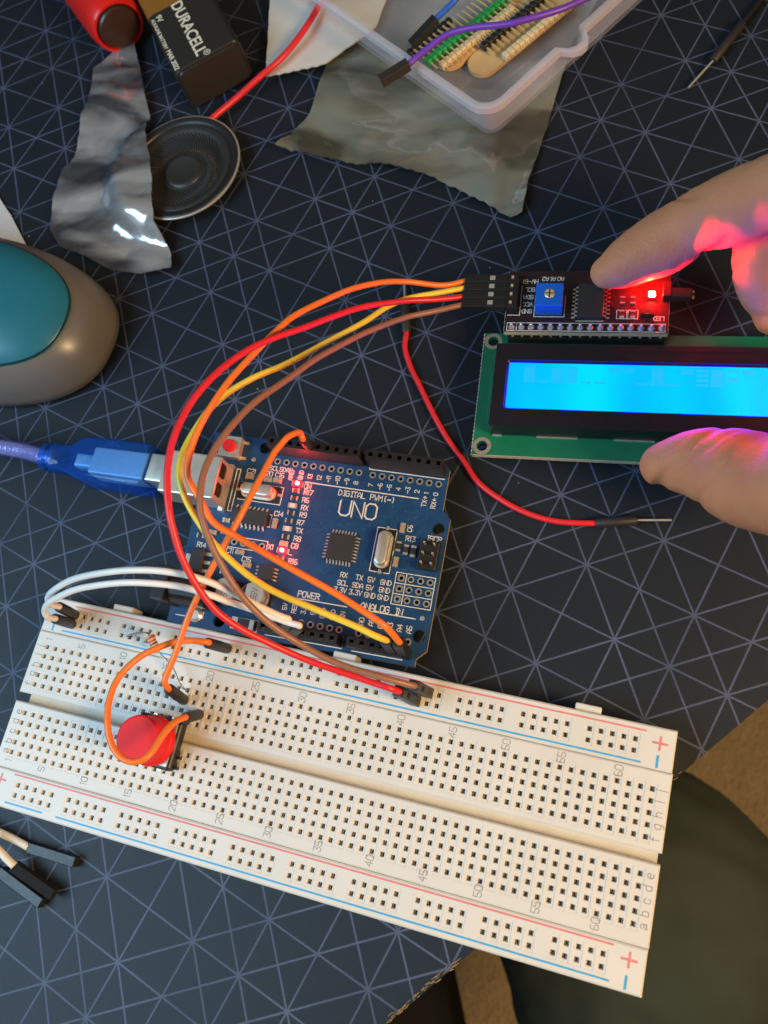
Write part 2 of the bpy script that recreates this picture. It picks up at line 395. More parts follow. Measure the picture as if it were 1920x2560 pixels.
# ------------------------------------------------------------------ breadboard
PT = 2.54
ZB = 8.5
bb = empty('breadboard', (0, 0, 0), label='long white solderless breadboard overhanging the desk corner', cat='breadboard')
def hole_cells(mb, cells, z, x0, x1, y0, y1):
    """top surface x0..x1, y0..y1 with a square pit for each (col x, row y) cell; cells on the PT grid"""
    cs = set((round(cx, 3), round(cy, 3)) for cx, cy in cells)
    xs = sorted(set([x0, x1]+[round(c[0]+s*PT/2, 3) for c in cs for s in (-1, 1)]))
    ys = sorted(set([y0, y1]+[round(c[1]+s*PT/2, 3) for c in cs for s in (-1, 1)]))
    def clean(a):
        o = [a[0]]
        for q in a[1:]:
            if q-o[-1] > 0.01: o.append(q)
        return o
    xs = clean(xs); ys = clean(ys)
    H = PT/2
    for i in range(len(xs)-1):
        for j in range(len(ys)-1):
            cx = round((xs[i]+xs[i+1])/2, 3); cy = round((ys[j]+ys[j+1])/2, 3)
            hit = None
            for c in ((cx, cy),):
                for dx in (0, 0.001, -0.001):
                    for dy in (0, 0.001, -0.001):
                        if (round(cx+dx, 3), round(cy+dy, 3)) in cs: hit = c
            if not hit:
                mb.add([(xs[i], ys[j], z), (xs[i+1], ys[j], z), (xs[i+1], ys[j+1], z), (xs[i], ys[j+1], z)], [(0, 1, 2, 3)]); continue
            lv = [(H, H, z), (0.98, H, z), (0.90, H, z-0.10), (0.60, 0.60, z-0.10), (0.50, 0.50, z-0.34), (0.46, 0.46, z-3.2)]
            def sq(a, b, zz): return [(cx-a, cy-b, zz), (cx+a, cy-b, zz), (cx+a, cy+b, zz), (cx-a, cy+b, zz)]
            # ridges left and right of the recessed column
            for s in (-1, 1):
                A = [(cx+s*H, cy-H, z), (cx+s*0.98, cy-H, z), (cx+s*0.98, cy+H, z), (cx+s*H, cy+H, z)]
                B = [(cx+s*0.98, cy-H, z), (cx+s*0.90, cy-H, z-0.10), (cx+s*0.90, cy+H, z-0.10), (cx+s*0.98, cy+H, z)]
                for Q in (A, B): mb.add(Q if s < 0 else Q[::-1], [(0, 1, 2, 3)])
            rings = [sq(0.90, H, z-0.10), sq(0.60, 0.60, z-0.10), sq(0.50, 0.50, z-0.34), sq(0.46, 0.46, z-3.2)]
            for a, b_ in zip(rings, rings[1:]):
                for k in range(4):
                    mb.add([a[k], a[(k+1) % 4], b_[(k+1) % 4], b_[k]], [(0, 1, 2, 3)])
            mb.add(rings[-1], [(0, 1, 2, 3)])
def skirt(mb, x0, x1, y0, y1, z0, z1):
    P = [(x0, y0), (x1, y0), (x1, y1), (x0, y1)]
    mb.add([(p[0], p[1], z) for z in (z0, z1) for p in P], [(0, 1, 5, 4), (1, 2, 6, 5), (2, 3, 7, 6), (3, 0, 4, 7), (0, 3, 2, 1)])
def board_block(name, cells, x0, x1, y0, y1, c=0.35):
    mb = MB(); hole_cells(mb, cells, ZB, x0+c, x1-c, y0+c, y1-c)
    a = [(x0+c, y0+c), (x1-c, y0+c), (x1-c, y1-c), (x0+c, y1-c)]; b_ = [(x0, y0), (x1, y0), (x1, y1), (x0, y1)]
    for k in range(4):
        mb.add([(*b_[k], ZB-c), (*b_[(k+1) % 4], ZB-c), (*a[(k+1) % 4], ZB), (*a[k], ZB)], [(0, 1, 2, 3)])
    skirt(mb, x0, x1, y0, y1, 0.6, ZB-c)
    return mb.build(name, M['bb'], bb)
def clips(cells):
    mb = MB()
    for cx, cy in cells:
        for s in (-1, 1): mb.box(cx+s*0.30-0.13, cy-0.40, ZB-3.15, cx+s*0.30+0.13, cy+0.40, ZB-1.5-0.5*random.random())
    o = mb.build('contact_clips', M['tin'], bb, kind='stuff')
colx = lambda c: (c-32)*PT
rowy = lambda r: (r-5.5)*PT
board_block('terminal_strip', [(colx(c), rowy(r)) for c in range(1, 64) for r in range(7, 12)], -82.55, 82.55, 1.15, 18.0)
board_block('terminal_strip', [(colx(c), rowy(r)) for c in range(1, 64) for r in range(0, 5)], -82.55, 82.55, -18.0, -1.15)
railx = [(-29+6*g+k)*PT for g in range(10) for k in range(5)]
RY = (21.27, 23.81)
board_block('power_rail', [(x, y) for x in railx for y in RY], -82.5, 82.35, 18.12, 27.45)
board_block('power_rail', [(x, -y) for x in railx for y in RY], -82.5, 82.45, -27.4, -18.12)
clips([(colx(c), rowy(r)) for c in range(1, 64) for r in list(range(0, 5))+list(range(7, 12))]+[(x, s*y) for x in railx for y in RY for s in (-1, 1)])
MB().box(-80.5, -1.15, 0.6, 82.0, 1.15, 5.6).build('centre_groove', M['bb_gap'], bb)
MB().box(-82.0, -27.0, 0.02, 82.0, 27.0, 0.6).build('backing_pad', M['bb_gap'], bb)
for x in (-61.0, 2.5, 62.5):
    MB().box(x-3.0, 27.45, 1.5, x+3.0, 29.2, 7.4).build('locking_tab', M['bb'], bb, bev=0.4)
def ink_line(x0, x1, y, mt):
    MB().ribbon([(x0, y), (x1, y)], 0.42, ZB+0.03).build('printed_line', mt, bb)
ink_line(-74.0, 75.6, 26.05, M['red_ink']); ink_line(-75.8, 75.3, 19.05, M['blue_ink'])
ink_line(-75.3, 75.3, -18.95, M['red_ink']); ink_line(-75.5, -64.6, -25.95, M['blue_ink']); ink_line(-60.2, 75.4, -25.95, M['blue_ink'])
for sx in (-1, 1):
    for yy in (23.9, -21.0):
        a = MB(); a.ribbon([(sx*79-0.0, yy-1.35), (sx*79, yy+1.35)], 0.5, ZB+0.03); a.ribbon([(sx*79-1.45, yy), (sx*79+1.45, yy)], 0.5, ZB+0.04)
        if not (sx < 0 and yy > 0): a.build('plus_sign', M['red_ink'], bb)
    for yy in (19.9, -25.4):
        MB().ribbon([(sx*78.9, yy-1.1), (sx*78.9, yy+1.1)], 0.55, ZB+0.03).build('minus_sign', M['blue_ink'], bb)
for c in [1]+list(range(5, 61, 5)):
    for yy in (16.15, -16.0):
        stroke_text(MB(), str(c), colx(c), yy, 1.75, math.pi/2, w=0.14, z=ZB+0.03, aspect=0.58).build('printed_number', M['grey_ink'], bb)
for r, ch in zip((0, 1, 2, 3, 4, 7, 8, 9, 10, 11), 'abcdefghij'):
    for x in (-80.6, 80.6):
        stroke_text(MB(), ch, x, rowy(r), 1.9, math.pi/2, w=0.15, z=ZB+0.03, aspect=0.5).build('printed_letter', M['grey_ink'], bb)

# ------------------------------------------------------------------ microcontroller board
AR = empty('microcontroller_board', (-46.1813, 27.1504, 9.5518), (0.0323668, 0.0689787, 0.0364247),
           label='blue microcontroller board printed UNO, lying against the breadboard with its USB port at left', cat='circuit board')
ARM = Matrix.Translation(Vector((-46.1813, 27.1504, 9.5518))) @ Euler((0.0323668, 0.0689787, 0.0364247)).to_matrix().to_4x4()
def ar(x, y, z=0): return ARM @ Vector((x, y, z))
pcb_out = [(0, 0), (66.3, 0), (66.3, 1.9), (68.58, 4.3), (68.58, 38.6), (66.2, 40.8), (66.2, 51.8), (64.8, 53.34), (0, 53.34)]
mholes = [(66.04, 35.56), (66.04, 7.62), (13.97, 2.54), (15.24, 50.8)]
padrows = [(18.8+2.54*k+0.75, 47.6) for k in range(10)]+[(45.72+2.54*k+0.5, 47.5) for k in range(8)]
padrows += [(28.0+2.54*k, 5.75) for k in range(8)]+[(50.85+2.55*k, 5.75) for k in range(6)]
gridpads = [(58.95+2.5*i, 21.4-2.75*j) for j in range(3) for i in range(4)]
x1pads = [(12.9+2.6*k, 23.8) for k in range(4)]
hl = [circle(x, y, 1.6, 28) for x, y in mholes]+[circle(x, y, 0.5, 10) for x, y in padrows+gridpads+x1pads]
MB().prism(pcb_out, -1.6, 0.0, hl).build('board', M['pcb'], AR)
e = MB()
for a, b_ in zip(pcb_out, pcb_out[1:]+pcb_out[:1]):
    d = (Vector(b_)-Vector(a)).normalized(); n_ = Vector((d.y, -d.x))*0.05
    e.add([(a[0]+n_.x, a[1]+n_.y, -1.6), (b_[0]+n_.x, b_[1]+n_.y, -1.6), (b_[0]+n_.x, b_[1]+n_.y, -0.02), (a[0]+n_.x, a[1]+n_.y, -0.02)], [(0, 1, 2, 3)])
e.build('board_edge', M['pcb_edge'], AR)
def ring(x, y, r0, r1, z=0.03, square=False, name='solder_pad', par=None, mt=None):
    mb = MB(); n = 20
    o = circle(x, y, r1, n) if not square else None
    i_ = circle(x, y, r0, n)
    if square:
        o = []
        for k in range(n):
            t = 2*math.pi*k/n; c, s = math.cos(t), math.sin(t); q = r1/max(abs(c), abs(s)); o.append((x+c*q, y+s*q))
    mb.add([(p[0], p[1], z) for p in i_+o], [(k, n+k, n+(k+1) % n, (k+1) % n) for k in range(n)])
    return mb.build(name, mt or M['via'], par or AR)
for x, y in padrows+x1pads: ring(x, y, 0.5, 0.9)
for k, (x, y) in enumerate(gridpads): ring(x, y, 0.5, 0.88, square=(k % 4 == 0))
for x, y in ((12.8, 47.2), (66.1, 12.2)): MB().lathe([(0.6, 0.0), (0.6, 0.06), (0.5, 0.09)], 16, (x, y, 0)).build('test_pad', M['via'], AR)

def socket(x0, n, y, h=7.6):
    mb = MB()
    mb.prism([(x0-1.27, y-1.25), (x0+2.54*(n-1)+1.27, y-1.25), (x0+2.54*(n-1)+1.27, y+1.25), (x0-1.27, y+1.25)], 0.05, h,
             [[(x0+2.54*k-0.55, y-0.55), (x0+2.54*k+0.55, y-0.55), (x0+2.54*k+0.55, y+0.55), (x0+2.54*k-0.55, y+0.55)] for k in range(n)])
    o = mb.build('pin_socket', M['black'], AR)
    for k in range(n):
        MB().cbox(x0+2.54*k, y-0.42, 1.0, 0.5, 0.15, h-1.6).build('contact', M['tin'], o)
    return o
socket(19.3, 10, 50.7); socket(46.2, 8, 50.7); socket(28.3, 8, 2.6); socket(51.1, 6, 2.6)

# usb port: folded steel shell
us = MB(); us.box(-7.2, 32.0, 0.1, 8.2, 43.6, 10.6)
usb = us.build('usb_port', M['steel'], AR, bev=0.4)
MB().box(-7.25, 34.0, 1.6, -5.0, 41.6, 9.2).build('port_opening', M['dark'], usb)
for y0, y1 in ((33.4, 36.9), (38.4, 42.2)):
    MB().box(8.21, y0, 6.4, 8.35, y1, 9.6).build('slot', M['dark'], usb)
    MB().box(8.36, y0+0.6, 3.0, 8.6, y1-0.4, 6.2).build('tab', M['steel'], usb)
MB().box(6.9, 31.2, 0.05, 8.2, 32.0, 2.0).build('mount_leg', M['tin'], usb); MB().box(6.9, 43.6, 0.05, 8.2, 44.4, 2.0).build('mount_leg', M['tin'], usb)
# power jack
jk = MB(); jk.box(-1.6, 4.2, 0.1, 2.2, 13.0, 10.8); jk.box(2.2, 4.6, 0.1, 11.6, 12.6, 6.2)
ring_ = []
for k in range(2):
    ring_.append([(2.2+9.4*k, 8.6+4.0*math.cos(2*math.pi*i/20), 6.2+4.2*math.sin(2*math.pi*i/20)) for i in range(20)])
jk.loft(ring_)
jack = jk.build('power_jack', M['black'], AR, bev=0.3)
MB().rod((-1.75, 8.6, 6.2), (-1.62, 8.6, 6.2), 3.1, n=20).build('jack_hole', M['dark'], jack)
MB().lathe([(1.9, 0.05), (1.9, 0.3), (1.2, 0.9)], 18, (7.4, 3.0, 0)).build('solder_joint', M['tin'], jack)

def chip_soic(name, x0, y0, x1, y1, h, n, side='tb', lw=0.42, L=1.0, mt=None):
    o = MB().box(x0, y0, 0.15, x1, y1, h).build(name, mt or M['chip'], AR, bev=0.12, seg=1)
    for k in range(n):
        if 't' in side:
            x = x0+(x1-x0)*(k+0.5)/n
            for s, yy in ((-1, y0), (1, y1)):
                mb = MB(); mb.box(x-lw/2, min(yy, yy+s*0.45), h*0.45, x+lw/2, max(yy, yy+s*0.45), h*0.45+0.18)
                mb.box(x-lw/2, min(yy+s*0.42, yy+s*L), 0.06, x+lw/2, max(yy+s*0.42, yy+s*L), 0.26)
                mb.box(x-lw/2, min(yy+s*0.4, yy+s*0.55), 0.1, x+lw/2, max(yy+s*0.4, yy+s*0.55), h*0.45+0.16)
                mb.build('pin', M['tin'], o)
        if 'l' in side:
            y = y0+(y1-y0)*(k+0.5)/n
            for s, xx in ((-1, x0), (1, x1)):
                mb = MB(); mb.box(min(xx, xx+s*0.45), y-lw/2, h*0.45, max(xx, xx+s*0.45), y+lw/2, h*0.45+0.18)
                mb.box(min(xx+s*0.42, xx+s*L), y-lw/2, 0.06, max(xx+s*0.42, xx+s*L), y+lw/2, 0.26)
                mb.box(min(xx+s*0.4, xx+s*0.55), y-lw/2, 0.1, max(xx+s*0.4, xx+s*0.55), y+lw/2, h*0.45+0.16)
                mb.build('pin', M['tin'], o)
    return o
chip_soic('microcontroller', 38.5, 23.2, 45.4, 30.2, 1.15, 8, 'tl', 0.36, 1.1)
chip_soic('usb_chip', 11.0, 28.9, 20.6, 32.9, 1.6, 8, 't', 0.45, 1.15)
chip_soic('op_amp_chip', 21.7, 14.9, 25.7, 18.7, 1.5, 4, 'l', 0.42, 1.1)
reg = MB().box(2.6, 13.8, 0.15, 6.2, 20.2, 1.75).build('voltage_regulator', M['chip'], AR, bev=0.15, seg=1)
MB().box(0.9, 15.4, 0.06, 2.6, 18.6, 0.6).build('heat_tab', M['tin'], reg)
for y in (14.7, 17.0, 19.3): MB().box(6.2, y-0.45, 0.06, 8.0, y+0.45, 0.5).build('pin', M['tin'], reg)

def crystal(cx, cy, L, W, h, rot):
    o = empty('crystal', (cx, cy, 0), (0, 0, rot), parent=AR)
    def st(a, b_): return rrect(-L/2-a, -W/2-a, L/2+a, W/2+a, W/2+a-0.01, 8)
    rings = []
    for off, z in ((0.45, 0.3), (0.45, 0.6), (0.0, 0.7), (0.0, h-0.5), (-0.15, h-0.15), (-0.5, h)):
        rings.append([(p[0], p[1], z) for p in st(off, 0)])
    MB().loft(rings).build('can', M['steel'], o, smooth='auto')
    MB().box(-L/2-1.1, -W/2-0.7, 0.03, L/2+1.1, W/2+0.7, 0.3).build('carrier', M['black'], o)
    for s in (-1, 1): MB().cbox(s*(L/2+1.3), 0, 0.04, 1.0, 0.7, 0.4).build('pad', M['tin'], o)
crystal(16.5, 38.2, 9.0, 3.1, 3.4, 0.0); crystal(53.1, 27.9, 9.0, 3.1, 3.4, math.pi/2)

def smd(x, y, L, W, h, rot, body, name):
    o = empty(name, (x, y, 0), (0, 0, rot), parent=AR)
    MB().cbox(0, 0, 0.06, L*0.6, W, h).build('body', body, o)
    for s in (-1, 1): MB().cbox(s*L*0.40, 0, 0.04, L*0.22, W*1.06, h+0.05).build('end_cap', M['tin'], o)
    return o
R2 = [(26.6, 40.1), (26.6, 38.0), (26.6, 33.9), (26.5, 31.7), (26.6, 27.3), (26.5, 21.2)]
for x, y in R2: smd(x, y, 2.0, 1.15, 0.5, 0, M['chip'], 'chip_resistor')
for x, y in ((26.6, 35.9), (26.6, 29.5)): smd(x, y, 2.4, 1.25, 0.6, 0, M['clear_led'], 'led_lamp')
for x, y in ((26.6, 42.1), (26.6, 23.5)):
    o = empty('lit_led_lamp', (x, y, 0), parent=AR)
    MB().cbox(0, 0, 0.05, 2.5, 1.5, 0.55).build('package', M['led_body'], o, bev=0.1)
    MB().cbox(0, 0, 0.62, 0.85, 0.8, 0.75).build('glow', M['red_led'], o, bev=0.2)
    for s in (-1, 1): MB().cbox(s*1.45, 0, 0.04, 0.35, 1.3, 0.3).build('end_cap', M['tin'], o)
for x, y, r in ((13.0, 42.1, 0), (18.3, 42.0, 0), (20.9, 42.1, 0), (26.6, 25.4, 0), (15.3, 21.2, 0), (18.0, 18.1, 0)): smd(x, y, 2.2, 1.2, 0.7, r, M['ceramic'], 'chip_capacitor')
for x, y in ((22.9, 30.4), (56.9, 34.3), (56.8, 25.2)): smd(x, y, 2.6, 1.25, 0.75, math.pi/2, M['ceramic'], 'chip_capacitor')
for x, y in ((56.7, 29.4), (58.8, 28.8)): smd(x, y, 2.6, 1.2, 0.5, math.pi/2, M['chip'], 'chip_resistor')
smd(60.8, 28.6, 3.0, 1.3, 0.9, math.pi/2, M['chip'], 'diode')
for x, y in ((9.5, 29.2), (9.8, 26.0), (3.4, 24.0), (6.6, 25.4), (10.4, 17.6), (12.2, 15.4), (9.3, 22.0)): smd(x, y, 2.0, 1.15, 0.55, 0.0, M['ceramic'] if x > 6 else M['chip'], 'chip_capacitor')
smd(20.9, 2.9, 5.6, 2.3, 1.0, 0, M['chip'], 'fuse')
def can_cap(x, y, txt):
    o = empty('electrolytic_capacitor', (x, y, 0), parent=AR)
    MB().lathe([(3.3, 0.9), (3.3, 1.6), (3.05, 1.9), (3.25, 2.3), (3.25, 5.1), (3.0, 5.45), (0.01, 5.46)], 32).build('can', M['steel'], o, smooth='auto')
    MB().prism([(-3.4, -3.4), (2.3, -3.4), (3.4, -2.3), (3.4, 2.3), (2.3, 3.4), (-3.4, 3.4)], 0.05, 0.9).build('base', M['black'], o)
    mb = MB(); seg = [(2.98*math.cos(math.radians(t)), 2.98*math.sin(math.radians(t))) for t in range(130, 231, 10)]
    mb.prism(seg, 5.47, 5.5).build('stripe', M['black'], o)
    stroke_text(MB(), txt, 0.5, 0, 1.5, math.pi/2, z=5.5).build('lettering', M['grey_ink'], o)
can_cap(23.0, 10.1, '35V'); can_cap(15.2, 10.0, 'S57')
rb = empty('reset_button', (6.2, 49.2, 0), parent=AR)
MB().cbox(0, 0, 0.1, 6.0, 6.0, 2.6).build('body', M['steel'], rb, bev=0.2)
MB().lathe([(1.72, 2.6), (1.72, 3.6), (1.5, 3.9), (0.01, 3.92)], 24).build('cap', M['red_cap'], rb, smooth='auto')
for sx in (-1, 1):
    for sy in (-1, 1): MB().cbox(sx*3.7, sy*2.2, 0.05, 1.4, 0.8, 0.4).build('pin', M['tin'], rb)
ic = empty('programming_header', (65.0, 28.0, 0), parent=AR)
MB().box(-2.5, -3.8, 0.05, 2.5, 3.8, 2.5).build('body', M['black'], ic, bev=0.35)
for i in range(2):
    for j in range(3): MB().cbox(-1.27+2.54*i, -2.54+2.54*j, 2.5, 0.5, 0.5, 2.6).build('pin', M['via'], ic, bev=0.1)

rt = random.Random(21); tr_ = MB()
for k in range(90):
    x, y = rt.uniform(29, 64), rt.uniform(8, 40); P_ = [(x, y)]
    if 36.5 < x < 47.5 and 21 < y < 32: continue
    dx, dy = rt.choice([(1, 0), (0, 1), (0.7, 0.7), (0.7, -0.7)])
    for q in range(3):
        L_ = rt.uniform(2, 6); x += dx*L_; y += dy*L_
        if not (28 < x < 65.5 and 7 < y < 42): break
        P_.append((x, y)); dx, dy = rt.choice([(1, 0), (0.7, 0.7), (0.7, -0.7), (0, 1)] if dx else [(0.7, 0.7), (0, 1)])
    if len(P_) > 1: tr_.ribbon(P_, 0.22, 0.008+0.00015*k)
tr_.build('copper_traces', mat('masked_copper', (0.016, 0.078, 0.19), 0.3), AR, kind='stuff')
vi_ = MB()
for k in range(60): vi_.lathe([(0.28, 0.0), (0.26, 0.035), (0.01, 0.036)], 8, (rt.uniform(29, 63), rt.uniform(8, 42), 0))
vi_.build('vias', mat('masked_via', (0.02, 0.10, 0.24), 0.3), AR, kind='stuff')
# white print on the board
def T(txt, x, y, h, rot=0.0, **k): stroke_text(MB(), txt, x, y, h, rot, **k).build('lettering', M['silk'], AR)
def LN(*pts, w=0.22, closed=False): MB().ribbon(pts, w, 0.028, closed).build('printed_line', M['silk'], AR)
T('UNO', 44.2, 37.5, 4.15, w=0.42, aspect=0.70, gap=0.22)
T('DIGITAL PWM(~)', 45.8, 41.45, 1.45)
LN((28.4, 42.95), (59.4, 42.85), w=0.3); LN((45.0, 49.0), (65.2, 49.0), w=0.26); LN((45.0, 49.0), (45.0, 49.4))
for k, t in enumerate(['GND', '13', '12', '~11', '~10', '~9', '8']): T(t, 26.9+2.54*k, 44.7, 1.15, math.pi/2)
for k, t in enumerate(['7', '~6', '~5', '4', '~3', '2', '1', '0']): T(t, 46.2+2.5*k, 44.7, 1.15, math.pi/2)
T('AREF', 24.2, 44.6, 1.1, math.pi/2); T('SCLSDA', 20.6, 45.5, 1.2)
T('TX>', 61.1, 42.3, 1.2, math.pi/2, gap=0.35); T('RX<', 63.6, 42.2, 1.2, math.pi/2, gap=0.35)
for t, x, y in (('C21', 13.0, 43.8), ('C16', 21.1, 43.8), ('C20', 17.6, 43.8), ('ON', 29.4, 41.8), ('R17', 30.0, 40.2), ('R6', 29.7, 38.0), ('RX', 29.9, 35.9), ('R9', 29.9, 33.9),
                ('R7', 29.7, 31.7), ('TX', 29.8, 29.5), ('R8', 29.8, 27.3), ('C8', 29.5, 25.3), ('L', 28.7, 23.4), ('R16', 30.0, 21.1), ('C14', 23.3, 33.2), ('C15', 17.4, 19.7),
                ('C11', 12.4, 21.3), ('X1', 23.2, 24.0), ('R14', 4.2, 21.6), ('R13', 59.4, 31.9)):
    T(t, x, y, 1.3)
T('C6', 58.7, 34.6, 1.2, math.pi/2); T('ISCP', 65.4, 32.8, 1.35)
for t, x, y in (('RX', 44.1, 19.8), ('TX', 48.2, 19.8), ('5V', 51.4, 19.7), ('GND', 55.3, 19.6), ('SCL', 44.2, 17.7), ('SDA', 48.2, 17.7), ('5V', 51.4, 17.6), ('GND', 55.3, 17.6),
                ('3.3V', 43.9, 15.8), ('3.3V', 48.0, 15.8), ('GND', 51.8, 15.7), ('GND', 55.3, 15.7)): T(t, x, y, 1.25)
T('ANALOG IN', 55.5, 12.8, 1.6); T('POWER', 36.1, 13.1, 1.5)
LN((31.0, 11.8), (46.5, 11.8), w=0.28); LN((48.6, 11.75), (64.3, 11.7), w=0.28)
for k, t in enumerate(['5V', 'RES', '3.3', '5V', 'GND', 'GND', 'VIN']): T(t, 30.5+2.56*k, 9.2, 1.15, math.pi/2)
for k in range(6): T('A%d' % k, 51.0+2.47*k, 8.8, 1.25, math.pi/2)
LN((57.5, 22.75), (67.65, 22.75), (67.65, 14.5), (57.5, 14.5), closed=True); LN((57.5, 20.0), (67.6, 20.0)); LN((57.5, 17.2), (67.6, 17.2)); LN((60.2, 22.7), (60.2, 14.5))
LN((11.2, 25.3), (22.1, 25.3), (22.1, 22.3), (11.2, 22.3), closed=True)
LN((50.4, 33.7), (55.6, 33.7), (55.6, 22.0), (50.4, 22.0), closed=True); LN((11.0, 35.6), (22.95, 35.6), (22.95, 40.5), (11.0, 40.5), closed=True)
LN((8.9, 43.9), (9.9, 43.9), (9.9, 32.0), (8.9, 32.0), closed=True, w=0.28)
LN((20.9, 32.6), (21.5, 32.6), (21.5, 29.2), (20.9, 29.2)); LN((17.4, 4.3), (24.5, 4.3), (24.5, 1.4), (17.4, 1.4), closed=True)
LN((27.0, 1.2), (47.3, 1.2), (47.3, 4.1)); LN((50.0, 1.1), (63.0, 1.1)); LN((2.0, 2.3), (5.2, 2.3)); LN((8.6, 4.0), (9.4, 4.0), (9.4, 2.4), (8.4, 2.4))

# ------------------------------------------------------------------ lcd module
LCDROT = math.radians(5.71); LCDLOC = Vector((22.5027, 87.0036, 5.4315))
LC = empty('lcd_module', LCDLOC, (0, 0, LCDROT), label='green two-row character display module with glowing blue screen, held by the hand', cat='display')
LM = Matrix.Translation(LCDLOC) @ Matrix.Rotation(LCDROT, 4, 'Z')
def lc(x, y, z=0): return LM @ Vector((x, y, z))
M['green'] = mat('green_solder_mask', (0.008, 0.155, 0.075), 0.33, var=0.25, scale=200, bump=0.06, bscale=500)
M['edge_w'] = mat('pale_board_edge', (0.50, 0.45, 0.34), 0.8, bump=0.5, bscale=900)
lh = [(2.5, 2.5), (2.5, 33.5), (77.5, 2.5), (77.5, 33.5)]
MB().prism([(0, 0), (80, 0), (80, 36), (0, 36)], -1.6, 0, [circle(x, y, 1.45, 28) for x, y in lh]).build('board', M['green'], LC)
me_ = MB(); rr = random.Random(5)
def rough_edge(mb, a, b_, n_, amp, step, z0, z1):
    a = Vector(a); b_ = Vector(b_); L = (b_-a).length; k = max(2, int(L/step)); P = []
    for i in range(k+1):
        p = a.lerp(b_, i/k)+Vector(n_)*(0.06+amp*(i % 2)); P.append(p)
    vs = [(p.x, p.y, z) for z in (z0, z1) for p in P]+[(a.lerp(b_, i/k).x, a.lerp(b_, i/k).y, z1) for i in range(k+1)]
    fs = [(i, i+1, k+2+i, k+1+i) for i in range(k)]+[(k+1+i, k+2+i, 2*k+3+i, 2*k+2+i) for i in range(k)]
    mb.add(vs, fs)
rough_edge(me_, (0, 36), (0, 0), (-1, 0), 0.22, 0.55, -1.6, -0.02)
rough_edge(me_, (0, 0), (80, 0), (0, -1), 0.05, 1.1, -1.6, -0.02)
me_.build('board_edge', M['edge_w'], LC)
for x, y in lh: ring(x, y, 1.45, 2.45, 0.03, par=LC, name='hole_ring')
MB().box(4.7, 5.9, 0.0, 75.3, 29.2, 0.35).build('bezel_foot', M['black'], LC)
M['bezel'] = mat('black_painted_steel', (0.010, 0.009, 0.013), 0.34, bump=0.1)
MB().prism(rrect(4.5, 5.7, 75.5, 29.3, 0.5, 3), 0.36, 6.5, [rrect(7.7, 10.6, 72.3, 24.6, 0.7, 4)]).build('bezel', M['bezel'], LC, bev=0.45, seg=3)
lip = MB(); lo = rrect(7.65, 10.55, 72.35, 24.65, 0.7, 4); li = rrect(8.25, 11.1, 71.75, 24.1, 0.6, 4); nl = len(lo)
lip.add([(p[0], p[1], 6.3) for p in lo]+[(p[0], p[1], 5.63) for p in li], [(k, (k+1) % nl, nl+(k+1) % nl, nl+k) for k in range(nl)])
lip.build('added_bezel_lip', M['bezel'], LC)  # sloped ring added to catch the blue glow of the screen
for x0, x1 in ((5.0, 7.4), (16.5, 27.0), (36.0, 46.0), (56.0, 63.0)): MB().box(x0, 5.35, 0.03, x1, 5.68, 0.5).build('bezel_tab', M['tin'], LC)
for y0, y1 in ((27.6, 28.0), (7.3, 7.7)): MB().box(7.0, y0, 6.45, 73.0, y1, 6.62).build('bezel_rib', M['bezel'], LC, bev=0.07, seg=2)
for pts in (((3.7, 24.5), (2.9, 22.8), (2.9, 9.6), (4.3, 7.6)), ((4.3, 23.6), (3.5, 22.0), (3.5, 10.4), (4.4, 8.9))):
    MB().ribbon(pts, 0.3, 0.02).build('trace', mat('green_trace', (0.012, 0.21, 0.10), 0.3), LC)
def screen_material():
    mt, nt, b = newmat('backlit_blue_screen'); N = nt.nodes; Lk = nt.links
    setin(b, Base_Color=(0.0, 0.01, 0.03, 1), Roughness=0.2, Specular_IOR_Level=0.15)
    tc = N.new('ShaderNodeTexCoord'); mp = N.new('ShaderNodeMapping'); mp.inputs['Scale'].default_value = (55, 10, 1)
    Lk.new(tc.outputs['Object'], mp.inputs[0])
    nz = N.new('ShaderNodeTexNoise'); nz.inputs['Scale'].default_value = 1.0; nz.inputs['Detail'].default_value = 1
    Lk.new(mp.outputs[0], nz.inputs['Vector'])
    mr = N.new('ShaderNodeMapRange'); mr.inputs[1].default_value = 0.35; mr.inputs[2].default_value = 0.65
    Lk.new(nz.outputs['Fac'], mr.inputs[0])
    mx = N.new('ShaderNodeMix'); mx.data_type = 'RGBA'; mx.inputs[6].default_value = (0.0, 0.036, 1.0, 1); mx.inputs[7].default_value = (0.0, 0.057, 1.0, 1)
    Lk.new(mr.outputs[0], mx.inputs[0]); Lk.new(mx.outputs[2], b.inputs['Emission Color'])
    b.inputs['Emission Strength'].default_value = 14.0
    return mt
MB().box(7.0, 10.0, 4.6, 73.0, 25.2, 5.6).build('screen', screen_material(), LC)
M['ghost'] = emit('dim_screen_cell', (0.0, 0.038, 1.0), 13.8)
rr = random.Random(11)
for k in range(16):
    x = 12.3+k*3.55; mb = MB()
    pat = rr.choice(['rows', 'top', 'mid', 'full', 'bottom'])
    for r in range(7):
        if pat == 'rows' and r % 2 == 0 or pat == 'top' and r > 4 or pat == 'mid' and r in (2, 3, 6) or pat == 'full' or pat == 'bottom' and r < 1:
            mb.add([(x, 18.6+r*0.68, 5.62), (x+2.9, 18.6+r*0.68, 5.62), (x+2.9, 19.15+r*0.68, 5.62), (x, 19.15+r*0.68, 5.62)], [(0, 1, 2, 3)])
    mb.build('character_cell', M['ghost'], LC)
